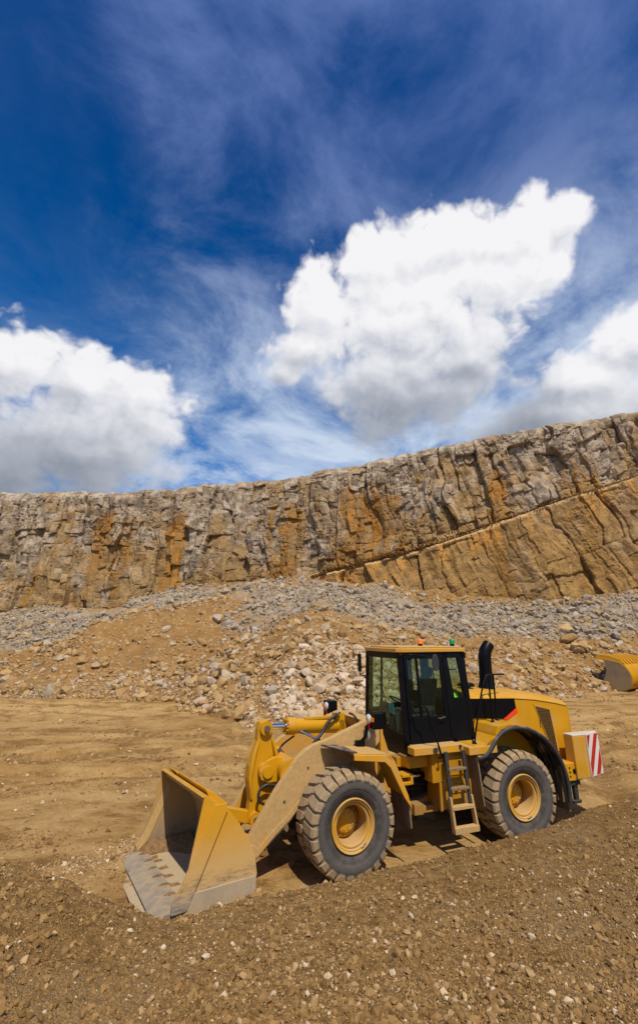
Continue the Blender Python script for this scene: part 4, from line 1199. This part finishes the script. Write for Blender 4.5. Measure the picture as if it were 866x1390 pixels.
# ------------------------------------------------------------------ stones
import bmesh
def stone_proto(sub, seed, planes=11, flat=.8):
    bm = bmesh.new(); bmesh.ops.create_icosphere(bm, subdivisions=sub, radius=1)
    v = np.array([q.co[:] for q in bm.verts]); f = np.array([[q.index for q in p.verts] for p in bm.faces]); bm.free()
    r = np.random.default_rng(seed)
    n = r.normal(size=(planes, 3)); n /= np.linalg.norm(n, axis=1)[:, None]
    h = r.uniform(.42, .8, planes)
    dd = np.maximum(v @ n.T, 1e-3)
    rad = np.minimum((h / dd).min(1), 1.15)
    v = v * rad[:, None] * np.array([1, r.uniform(.65, .95), flat * r.uniform(.7, 1.)])
    if sub >= 3: v += .03 * fbm(v * 4 + seed, 3, seed)[:, None] * v
    return v, f
P1 = [stone_proto(2, s) for s in range(10)]
P0 = [stone_proto(1, 40 + s, 7) for s in range(10)]
P3 = [stone_proto(3, 80 + s, 13, .8) for s in range(12)]

def scatter(name, protos, pos, size, tint, mat, sink=.25):
    n = len(pos)
    which = rng.integers(0, len(protos), n)
    Vs, Fs, Ts = [], [], []; base = 0
    for k, (pv, pf) in enumerate(protos):
        idx = np.nonzero(which == k)[0]
        if not len(idx): continue
        a = rng.uniform(0, 2 * np.pi, len(idx)); b = rng.normal(0, .45, len(idx)); c = rng.normal(0, .45, len(idx))
        ca, sa, cb, sb, cc, sc_ = np.cos(a), np.sin(a), np.cos(b), np.sin(b), np.cos(c), np.sin(c)
        Rz = np.zeros((len(idx), 3, 3)); Rz[:, 0, 0] = ca; Rz[:, 0, 1] = -sa; Rz[:, 1, 0] = sa; Rz[:, 1, 1] = ca; Rz[:, 2, 2] = 1
        Rx = np.zeros_like(Rz); Rx[:, 0, 0] = 1; Rx[:, 1, 1] = cb; Rx[:, 1, 2] = -sb; Rx[:, 2, 1] = sb; Rx[:, 2, 2] = cb
        Ry = np.zeros_like(Rz); Ry[:, 1, 1] = 1; Ry[:, 0, 0] = cc; Ry[:, 0, 2] = sc_; Ry[:, 2, 0] = -sc_; Ry[:, 2, 2] = cc
        Q = np.einsum('nij,njk,nkl->nil', Rz, Rx, Ry)
        vv = np.einsum('nij,vj->nvi', Q, pv) * size[idx][:, None, None] + pos[idx][:, None, :]
        vv[:, :, 2] += (size[idx] * (.5 - sink))[:, None] * .6
        m = len(pv)
        ff = pf[None] + (base + np.arange(len(idx)) * m)[:, None, None]
        base += len(idx) * m
        Vs.append(vv.reshape(-1, 3)); Fs.append(ff.reshape(-1, 3)); Ts.append(np.repeat(tint[idx], m))
    return tag(link(name, fast_mesh(name, np.concatenate(Vs), np.concatenate(Fs), {'tint': np.concatenate(Ts)}), mat), kind='stuff')

MS_grey = stone_mat('grey_limestone', (.25, .20, .145), (.46, .38, .285), (.38, .26, .13))
MS_tan = stone_mat('tan_limestone', (.33, .195, .075), (.50, .34, .16), (.48, .38, .27))
MS_pale = stone_mat('pale_limestone', (.44, .32, .19), (.64, .52, .38), (.46, .31, .155))
MS_chip = stone_mat('stone_chips', (.28, .165, .07), (.50, .34, .17), (.60, .48, .32))
MS_clod = stone_mat('soil_clods', (.19, .108, .036), (.335, .20, .075))

# rubble over the slope: dense where the scree is grey
N = 330000
x = rng.uniform(-60, 62, N); y = rng.uniform(23, 66, N)
keep = (np.abs(x) < y * .80 + 4)
x, y = x[keep], y[keep]
z, t = talus_z(x, y); g = greyness(x, y, t)
clump = np.clip(fbm2(x * .22, y * .3, 3, 101) * 1.6 + .55, .03, 1)
keep = (t > .0) & (t < 1.02) & (rng.uniform(size=len(x)) < np.clip(.50 + .5 * g, 0, 1) * clump)
x, y, z, g, t = (q[keep] for q in (x, y, z, g, t))
size = np.clip(.07 * (1 + rng.pareto(2.3, len(x))), 0, .55)
isg = rng.uniform(size=len(x)) < g * .9 + .08
pos = np.stack([x, y, z], -1); tint = rng.uniform(size=len(x))
for nm, msk, mt, lab in (('grey_rubble', isg, MS_grey, None), ('tan_rubble', ~isg, MS_tan, None)):
    big = msk & (size > .2); small = msk & ~big
    P_ = pos[msk]
    o = scatter(nm, P0 + P1, P_, size[msk], tint[msk], mt)
    tag(o, ('loose grey broken limestone strewn over the upper rubble slope' if isg is not None and nm == 'grey_rubble' else 'loose tan broken stone strewn over the orange soil of the rubble slope'), 'rubble')
# blocks along the foot
def patch(cx, cy, rx, ry, n, lo, hi, pw=2.2):
    a = rng.uniform(0, 2 * np.pi, n); r = np.sqrt(rng.uniform(0, 1, n))
    px, py = cx + rx * r * np.cos(a), cy + ry * r * np.sin(a)
    z, t = talus_z(px, py); fz = floor_z(px, py)
    s = np.clip(lo * (1 + rng.pareto(pw, n)), lo, hi)
    return np.stack([px, py, np.maximum(z, fz)], -1), s
def patches(L):
    A = [patch(*l) for l in L]
    return np.concatenate([a[0] for a in A]), np.concatenate([a[1] for a in A])
p_, s_ = patches([(.9, 26.3, 3.6, 2.9, 900, .09, .46), (3.2, 27.0, 3.5, 3.0, 600, .09, .45), (-1.9, 25.0, 1.8, 1.3, 200, .07, .32)])
tag(scatter('white_rock_pile', P1, p_, s_, rng.uniform(size=len(s_)), MS_pale), 'pale white broken limestone heaped in a pile behind the loader bonnet and lift arms', 'rock pile')
p_, s_ = patches([(-5.2, 30.2, 2.9, 2.6, 420, .08, .36), (-9.3, 35.5, 3.4, 2.2, 340, .08, .34), (-14, 35.5, 4, 1.3, 200, .08, .3), (-24, 36, 8, 2, 160, .08, .3), (11, 36, 7, 4, 700, .10, .5), (19, 40, 7, 3, 600, .10, .55), (26, 41.5, 6, 3, 300, .12, .6)])
tag(scatter('tan_rock_pile', P1, p_, s_, rng.uniform(size=len(s_)), MS_tan), 'tan and cream broken blocks banked along the foot of the rubble slope', 'rock pile')
p_, s_ = patches([(-15, 57, 8, 5, 1200, .10, .55), (-3, 46, 6, 5, 1100, .10, .5), (8, 48, 9, 4, 1300, .10, .5), (21, 49, 9, 3.5, 1000, .11, .55), (-30, 52, 12, 6, 1300, .10, .5), (-5, 57, 5, 4, 500, .12, .6), (28, 50, 9, 4, 700, .12, .7)])
tag(scatter('grey_rock_pile', P1, p_, s_, rng.uniform(size=len(s_)), MS_grey), 'grey broken blocks heaped in drifts below the quarry face', 'rock pile')
# small stones on the pit floor
N = 17000
y = 8 + 30 * rng.uniform(size=N) ** 1.3; x = rng.uniform(-.75, .75, N) * (y + 2)
keep = y > np.interp(x, CREST[:, 0], CREST[:, 1]) + .3
dens = np.clip(fbm2(x * .3, y * .3, 3, 111) * 2 + .3 + 1.2 * np.exp(-((x + 3.6 - (y - 9) * .2) / .8) ** 2) * (y < 13), 0.03, 1)
keep &= rng.uniform(size=N) < dens
x, y = x[keep], y[keep]
s_ = np.clip(.012 * (1 + rng.pareto(1.9, len(x))), 0, .11)
u_ = rng.uniform(size=3600)
gx = -5.2 + 2.9 * u_ + rng.normal(0, .28, 3600); gy = 9.3 + 2.9 * u_ + rng.normal(0, .28, 3600)
x = np.concatenate([x, gx]); y = np.concatenate([y, gy]); s_ = np.concatenate([s_, np.clip(.010 * (1 + rng.pareto(2.2, 3600)), 0, .06)])
tag(scatter('floor_gravel', P0, np.stack([x, y, floor_z(x, y)], -1), s_, rng.uniform(size=len(x)), MS_chip), 'small pale stones scattered over the tracked pit floor', 'gravel')

N = 60000
y = 8.5 + 28 * rng.uniform(size=N) ** 1.5; x = rng.uniform(-.75, .75, N) * (y + 2)
k = (y > np.interp(x, CREST[:, 0], CREST[:, 1]) + .3) & (rng.uniform(size=N) < np.clip(fbm2(x * .35, y * .6, 3, 131) * 2.4 - .1, 0.02, 1))
x, y = x[k], y[k]
s_ = np.clip(.018 * (1 + rng.pareto(2.2, len(x))), 0, .10)
tag(scatter('floor_clods', P0, np.stack([x, y, floor_z(x, y)], -1), s_, rng.uniform(size=len(x)), stone_mat('floor_soil_crumbs', (.19, .105, .04), (.34, .20, .085)), sink=.45), 'brown soil crumbs in patches on the tracked pit floor', 'soil clods')

# chips and clods on the foreground bank
def bank(n, pw):
    u = rng.uniform(size=n); ylo, yhi = 2.8, 17.
    y = 1 / (1 / ylo + u * (1 / yhi - 1 / ylo)); x = rng.uniform(-1.15, 1.15, n) * (y + .6)
    yc = np.interp(x, CREST[:, 0], CREST[:, 1])
    k = y < yc + .25
    return x[k], y[k]
x, y = bank(72000, 1)
cl = np.clip(fbm2(x * .55, y * .9, 3, 121) * 1.5 + .52, .12, 1)
k = rng.uniform(size=len(x)) < cl
x, y = x[k], y[k]
s_ = np.clip(.0074 * (1 + rng.pareto(2.3, len(x))), 0, .05)
tag(scatter('bank_gravel', P0[:6] + P1[:4], np.stack([x, y, berm_z(x, y)], -1), s_, rng.uniform(size=len(x)), MS_chip, sink=.1), 'pale stone chips littering the dark soil bank in the foreground', 'gravel')
x, y = bank(190000, 1)
s_ = np.clip(.0085 * (1 + rng.pareto(2.4, len(x))), 0, .06)
tag(scatter('soil_clods', P0, np.stack([x, y, berm_z(x, y)], -1), s_, rng.uniform(size=len(x)), MS_clod, sink=.3), 'crumbly dark brown clods covering the soil bank in the foreground', 'soil clods')
BGS = .10; SUNE = 4.4; EXPO = 0.0; CLOUD = .95; SKYMUL = (.0, .41, .90)
LD2 = (27.6, 33.4, 0)
BOULD_PALE = [(-3.33, 25.64, 0.25), (-2.13, 24.97, 0.32), (-1.73, 25.66, 0.29), (-1.2, 25.73, 0.38), (-0.48, 25.98, 0.34), (-0.75, 25.32, 0.25), (0.26, 26.52, 0.35), (0.8, 25.64, 0.42), (1.29, 24.85, 0.36), (-0.1, 24.68, 0.24), (1.67, 26.14, 0.3), (-2.79, 24.75, 0.2), (-1.32, 24.84, 0.24), (1.22, 26.7, 0.26)]
BOULD_TAN = [(-9.2, 31.77, 0.46), (-5.61, 28.87, 0.37), (-5.49, 32.3, 0.37), (-3.94, 29.66, 0.54), (-2.53, 27.06, 0.4), (-12.98, 35.37, 0.29), (-11.99, 34.75, 0.28), (-19.73, 34.61, 0.28), (-17.63, 34.5, 0.34), (-16.19, 34.54, 0.28), (-10.99, 32.38, 0.37), (-6.37, 28.77, 0.32), (-5.58, 30.6, 0.5), (-6.22, 30.65, 0.35), (-4.49, 28.6, 0.28), (-7.85, 30.57, 0.3), (-7.44, 30.83, 0.3), (-14.97, 36.44, 0.3), (-10.86, 34.29, 0.25), (-3.12, 26.65, 0.3), (-4.3, 29.38, 0.38)]
BOULD_RIGHT = [(23.15, 47.45, 0.88), (20.97, 43.06, 0.94), (21.81, 41.94, 0.84), (23.91, 42.64, 0.64), (11.58, 39.62, 0.53), (13.22, 41.43, 0.69), (27.95, 48.5, 0.66), (14.47, 37.85, 0.44), (14.55, 35.71, 0.41), (17.28, 39.2, 0.39), (12.88, 35.85, 0.47), (18.29, 39.05, 0.45), (27.32, 45.41, 0.69), (24.91, 46.44, 0.55), (18.9, 38.27, 0.38), (18.15, 41.49, 0.41), (11.03, 33.5, 0.44), (25.4, 42.58, 0.57)]
BOULD_GREY = [(-7.31, 44.7, 0.53), (-9.41, 46.13, 0.63), (-0.92, 47.29, 0.89), (-7.91, 66.95, 0.82), (-4.17, 49.82, 0.43), (-1.26, 37.27, 0.38), (-5.0, 38.88, 0.39), (12.97, 46.11, 0.47), (25.36, 49.13, 0.5), (6.76, 49.38, 0.42), (-16.57, 57.44, 0.49), (-9.99, 50.33, 0.43), (-13.96, 62.76, 0.54), (8.73, 46.68, 0.4), (11.12, 48.01, 0.41), (2.53, 45.96, 0.39), (18.83, 48.04, 0.49), (21.35, 48.83, 0.41), (-25.17, 41.66, 0.35), (-22.91, 42.39, 0.35)]
# ------------------------------------------------------------------ boulders, each a thing of its own
def boulder_me(k, mat):
    v, f = P3[k]
    me = fast_mesh('boulder', v, f, {'tint': np.full(len(v), (k * .37) % 1)})
    me.materials.append(mat); return me
BM = {}
def boulder(x, y, r, mat, label, group, k=None, sq=(1, 1, 1)):
    k = int(rng.integers(0, len(P3))) if k is None else k
    key = (k, mat.name)
    if key not in BM: BM[key] = boulder_me(k, mat)
    z = max(float(talus_z(np.array([x]), np.array([y]))[0][0]), float(floor_z(np.array([x]), np.array([y]))[0]))
    o = bpy.data.objects.new('boulder', BM[key]); col.objects.link(o)
    o.location = (x, y, z + r * .22); o.scale = (r * sq[0], r * sq[1], r * sq[2])
    o.rotation_euler = (rng.normal(0, .3), rng.normal(0, .3), rng.uniform(0, 6.28))
    tag(o, label, 'boulder', group)
    return o
for x, y, r in BOULD_PALE: boulder(x, y, r, MS_pale, 'large pale block lying in the white rock pile behind the loader lift arms', 'blocks in the white rock pile')
for x, y, r in BOULD_TAN: boulder(x, y, r, MS_tan, 'large tan block lying on the lower rubble slope left of the loader cab', 'tan blocks at the foot of the slope')
for x, y, r in BOULD_RIGHT: boulder(x, y, r, MS_tan, 'large tan block on the rubble slope between the exhaust stack and the second loader bucket', 'tan blocks on the right of the slope')
for x, y, r in BOULD_GREY: boulder(x, y, r, MS_grey, 'large grey block lying in the grey scree high on the rubble slope', 'grey blocks in the scree')

# ------------------------------------------------------------------ loaders
M['wear'] = paint('wear_plate_steel', (.3, .24, .17), .6, 3, .5, dustcol=(.43, .33, .21))
M['plate2'] = paint('scoured_shaded_side_steel', (.16, .125, .09), .45, 3, .5, dustcol=(.30, .21, .11), low=(.2, .9, .3))  # bare grey-brown steel, darkened so the plate's shade sits in the colour
HITCH = Vector((1.785, 11.58, .0))
ldr = make_loader('wheel_loader')
tag(ldr, 'yellow wheel loader with black cab, its dusty bucket lowered to the ground in the foreground', 'wheel loader')
ldr.location = HITCH; ldr.rotation_euler = (0, 0, math.pi + R(21.7))

ld2 = make_loader('wheel_loader', with_bucket=False)
tag(ld2, 'second yellow loader at the foot of the rubble, only its ribbed bucket in view', 'wheel loader')
W = 1.45
m = MB()
sec = [(5.45, 1.52), (5.2, 1.46), (4.75, 1.40), (4.35, 1.30), (4.08, 1.02), (3.95, .68), (4.0, .35), (4.2, .12), (4.5, .03), (5.4, .03)]
ms = [(p.x, p.z) for p in smooth_path([(x, 0, z) for x, z in sec], 4)]
m.ribbon(ms, -W, W, .04)
bk = m.build('bucket', M['yellow'], ld2)
for s in (1, -1):
    m = MB(); m.prism([(5.45, .03), (4.5, .03), (4.2, .12), (4.02, .35), (3.97, .68), (4.1, 1.0), (4.37, 1.28), (4.75, 1.38), (5.1, 1.42), (5.05, .9)], s * W - .015, s * W + .02)
    m.build('side_plate', M['plate2'], bk, bevel=.006)
m = MB()
for k in range(8):
    y = -W + .12 + k * (2 * W - .24) / 7
    m.prism([(5.55, 1.54), (5.3, 1.64), (4.8, 1.60), (4.35, 1.44), (4.2, 1.26), (4.45, 1.30), (5.2, 1.45)], y - .07, y + .07)
m.build('spill_guard_rib', M['yellow'], bk, bevel=.01)
ld2.scale = (1.5, 1.5, 1.5)
ld2.rotation_euler = (0, 0, math.pi - R(52))
ld2.location = LD2

for o in bpy.data.objects:
    if '_org' in o: del o['_org']

# ------------------------------------------------------------------ sky
w = bpy.data.worlds.new('World'); sc.world = w; w.use_nodes = True
w.cycles.sampling_method = 'MANUAL'; w.cycles.sample_map_resolution = 256
nt = NT(w.node_tree)
bg = w.node_tree.nodes['Background']
SUN_EL, SUN_AZ = R(58), math.atan2(.16, -.57)      # azimuth clockwise from +y
sky = nt.node('ShaderNodeTexSky', sky_type='NISHITA'); sky.sun_disc = False
sky.sun_elevation = SUN_EL; sky.sun_rotation = SUN_AZ; sky.altitude = 200; sky.air_density = 1.; sky.dust_density = .35; sky.ozone_density = 2.5
co = nt.node('ShaderNodeTexCoord')
dirv = nt.vmath('NORMALIZE', co.outputs['Generated'])

BLOBS = [(0.00, .665, .13, .085), (.15, .725, .14, .085), (.31, .735, .16, .09), (.47, .725, .14, .085), (.57, .715, .08, .055), (.22, .625, .24, .12), (.42, .66, .17, .075), (.19, .49, .20, .125), (-.03, .58, .11, .06), (-.08, .545, .06, .035), (.33, .545, .11, .09),
         (-.64, .46, .13, .085), (-.50, .46, .13, .08), (-.38, .43, .125, .085), (-.50, .34, .22, .13), (-.64, .27, .17, .09),
         (.68, .50, .13, .075), (.55, .455, .16, .06), (.60, .39, .27, .085), (.47, .405, .15, .06), (.40, .37, .10, .035), (2.6, .45, .5, .14), (-1.9, .45, .5, .14)]
gr = bpy.data.node_groups.new('cumulus_density', 'ShaderNodeTree')
gr.interface.new_socket('Dir', in_out='INPUT', socket_type='NodeSocketVector')
gr.interface.new_socket('Offset', in_out='INPUT', socket_type='NodeSocketVector')
gr.interface.new_socket('Density', in_out='OUTPUT', socket_type='NodeSocketFloat')
gr.interface.new_socket('Body', in_out='OUTPUT', socket_type='NodeSocketFloat')
g = NT(gr)
gi, go = g.node('NodeGroupInput'), g.node('NodeGroupOutput')
sp = g.node('ShaderNodeSeparateXYZ'); g.put(sp.inputs[0], gi.outputs[0])
az = g.math('ARCTAN2', sp.outputs[0], sp.outputs[1]); el = g.math('ARCSINE', sp.outputs[2])
cb = g.node('ShaderNodeCombineXYZ'); g.put(cb.inputs[0], az); g.put(cb.inputs[1], el)
pp = g.vmath('ADD', cb.outputs[0], gi.outputs[1])
nv = g.vmath('ADD', g.scalev(pp, (.8, 1., 1)), (3.1, 1.7, 0))
wn = g.noise(nv, 5.5, 2, .5, out=1, dim='2D')
pw = g.vmath('ADD', pp, g.scalev(g.vmath('SUBTRACT', wn, (.5, .5, .5)), (.09, .06, 0)))
acc = None
for cu, cv, ru, rv in BLOBS:
    q = g.vmath('MULTIPLY', g.vmath('SUBTRACT', pw, (cu, cv, 0)), (1 / ru, 1 / rv, 0))
    l = g.math('SUBTRACT', 1., g.vmath('LENGTH', q))
    acc = l if acc is None else g.math('SMOOTH_MAX', acc, l, .25)
n1 = g.noise(nv, 9, 7, .60, .15, dim='2D')
vb = g.node('ShaderNodeTexVoronoi', feature='F1', voronoi_dimensions='2D'); g.put(vb.inputs['Vector'], g.vmath('ADD', nv, g.scalev(g.vmath('SUBTRACT', g.noise(nv, 14, 2, .6, out=1, dim='2D'), (.5, .5, .5)), (.06, .06, .0))))
vb.inputs['Scale'].default_value = 15; vb.inputs['Detail'].default_value = 2.; vb.inputs['Roughness'].default_value = .5
bil = g.math('SUBTRACT', .5, vb.outputs['Distance'])
dd = g.math('ADD', g.math('ADD', acc, .12), g.math('MULTIPLY', g.math('SUBTRACT', n1, .5), .95))
dd = g.math('ADD', dd, g.math('MULTIPLY', bil, .42))
g.put(go.inputs[0], dd); g.put(go.inputs[1], acc)
def cumulus(off):
    n = nt.node('ShaderNodeGroup'); n.node_tree = gr
    nt.put(n.inputs[0], dirv); n.inputs[1].default_value = off
    return n.outputs[0], n.outputs[1]
d0, body = cumulus((0, 0, 0)); d1, _ = cumulus((.016, .024, 0))
sp = nt.node('ShaderNodeSeparateXYZ'); nt.put(sp.inputs[0], dirv)
az = nt.math('ARCTAN2', sp.outputs[0], sp.outputs[1]); el = nt.math('ARCSINE', sp.outputs[2])
rel1 = nt.math('SUBTRACT', d0, d1)
lit = nt.math('MULTIPLY', rel1, .68)
# the big cloud has its grey base near 0.45 rad, the left one nearer 0.33
basel = nt.math('SUBTRACT', el, nt.math('ADD', nt.ramp(az, -.25, -.1, .335, .475), nt.ramp(az, .42, .56, 0, -.13)))
lift = nt.ramp(basel, -.14, .22)
alpha = nt.math('ADD', nt.math('MULTIPLY', nt.ramp(d0, -.02, .36), lift), nt.math('MULTIPLY', nt.ramp(d0, -.12, .60), nt.math('SUBTRACT', 1., lift)))
thick = nt.ramp(body, .0, .75, 0., .22)
b = nt.math('ADD', nt.math('ADD', nt.math('MULTIPLY', lift, .54), .43), nt.math('MULTIPLY', lit, nt.math('ADD', nt.math('MULTIPLY', lift, .45), .25)))
b = nt.math('SUBTRACT', b, nt.math('MULTIPLY', thick, nt.math('SUBTRACT', 1.15, lift)))
b = nt.math('MINIMUM', nt.math('MAXIMUM', b, .12), 1.12)
cc = nt.node('ShaderNodeValToRGB')
e = cc.color_ramp.elements
e[0].position = .1; e[0].color = (.20, .235, .30, 1); e[1].position = .95; e[1].color = (.96, .95, .97, 1)
e2 = e.new(.45); e2.color = (.46, .49, .56, 1); e3 = e.new(.75); e3.color = (.80, .81, .86, 1)
nt.put(cc.inputs[0], b)

# high thin veil
vn = nt.vmath('ADD', nt.vmath('MULTIPLY', dirv, (1, 1, 1)), (0, 0, 0))
zc = nt.math('MAXIMUM', sp.outputs[2], .12)
pl = nt.node('ShaderNodeCombineXYZ'); nt.put(pl.inputs[0], nt.math('DIVIDE', sp.outputs[0], zc)); nt.put(pl.inputs[1], nt.math('DIVIDE', sp.outputs[1], zc))
rot = nt.node('ShaderNodeVectorRotate', rotation_type='Z_AXIS'); nt.put(rot.inputs['Vector'], pl.outputs[0]); rot.inputs['Angle'].default_value = R(-62)
c1 = nt.noise(nt.scalev(rot.outputs[0], (1., 1.35, 1)), 1.5, 8, .58, .5)
c2 = nt.noise(pl.outputs[0], .75, 3, .5, .3)
c3 = nt.noise(nt.scalev(dirv, (1, 1, 1.5)), 3.6, 9, .66, .35)
# where the veil lies: right of a line leaning from top left to the centre, and low above the rim
line = nt.math('SUBTRACT', az, nt.math('MULTIPLY', nt.math('SUBTRACT', .95, el), .42))
veil = nt.ramp(nt.math('ADD', line, nt.math('MULTIPLY', nt.math('SUBTRACT', c3, .5), .75)), -.74, -.22)
gap = nt.math('MULTIPLY', nt.ramp(az, .12, .38), nt.ramp(nt.math('ABSOLUTE', nt.math('SUBTRACT', el, .83)), .16, .02))
veil = nt.math('SUBTRACT', veil, nt.math('MULTIPLY', gap, .35), clamp=True)
f = nt.math('ADD', nt.math('MULTIPLY', c1, .75), nt.math('MULTIPLY', c3, .55))
f = nt.math('MULTIPLY', nt.ramp(f, .45, .84), nt.math('ADD', nt.math('MULTIPLY', veil, .98), .12))
lowv = nt.math('MULTIPLY', nt.ramp(el, .52, .28), nt.ramp(nt.math('ADD', c3, nt.math('MULTIPLY', c1, .3)), .52, .74))
f = nt.math('MAXIMUM', f, nt.math('MULTIPLY', lowv, .9))
vcol = nt.mix(nt.ramp(el, .35, .95), (.60, .71, .88), (.12, .195, .47))

skyc = nt.vmath('MULTIPLY', sky.outputs[0], nt.mix(nt.ramp(el, .38, 1.0), (.0, .64, 1.2), SKYMUL))
SK = 1 / BGS
def up(c): return nt.vmath('MULTIPLY', c, (SK * CLOUD, SK * CLOUD, SK * CLOUD))
c = nt.mix(f, skyc, up(vcol))
c = nt.mix(alpha, c, up(cc.outputs[0]))
c = nt.mix(nt.ramp(el, .0, -.06), c, (1.6, 1.2, .8))
nt.put(bg.inputs[0], c); bg.inputs[1].default_value = BGS

sun = bpy.data.lights.new('sun', 'SUN'); sun.energy = SUNE; sun.angle = R(.53); sun.color = (1., .90, .75)
so = bpy.data.objects.new('sun', sun); col.objects.link(so)
sd = Vector((math.sin(SUN_AZ) * math.cos(SUN_EL), math.cos(SUN_AZ) * math.cos(SUN_EL), math.sin(SUN_EL)))
so.rotation_euler = sd.to_track_quat('Z', 'Y').to_euler(); so.location = (20, -20, 40)

# ------------------------------------------------------------------ camera
cam = bpy.data.cameras.new('camera'); cam.sensor_fit = 'VERTICAL'; cam.sensor_height = 36; cam.sensor_width = 24
cam.lens = 650 / 1390 * 36; cam.shift_y = -45 / 1390; cam.clip_end = 9000; cam.clip_start = .1
cob = bpy.data.objects.new('camera', cam); col.objects.link(cob)
cob.location = (0, 0, 3.9); cob.rotation_euler = (R(90 + 18), 0, 0)
sc.camera = cob
sc.render.engine = 'CYCLES'
sc.cycles.max_bounces = 6; sc.cycles.diffuse_bounces = 3; sc.cycles.transparent_max_bounces = 12
sc.view_settings.view_transform = 'Standard'; sc.view_settings.look = 'None'; sc.view_settings.exposure = EXPO; sc.view_settings.gamma = 1
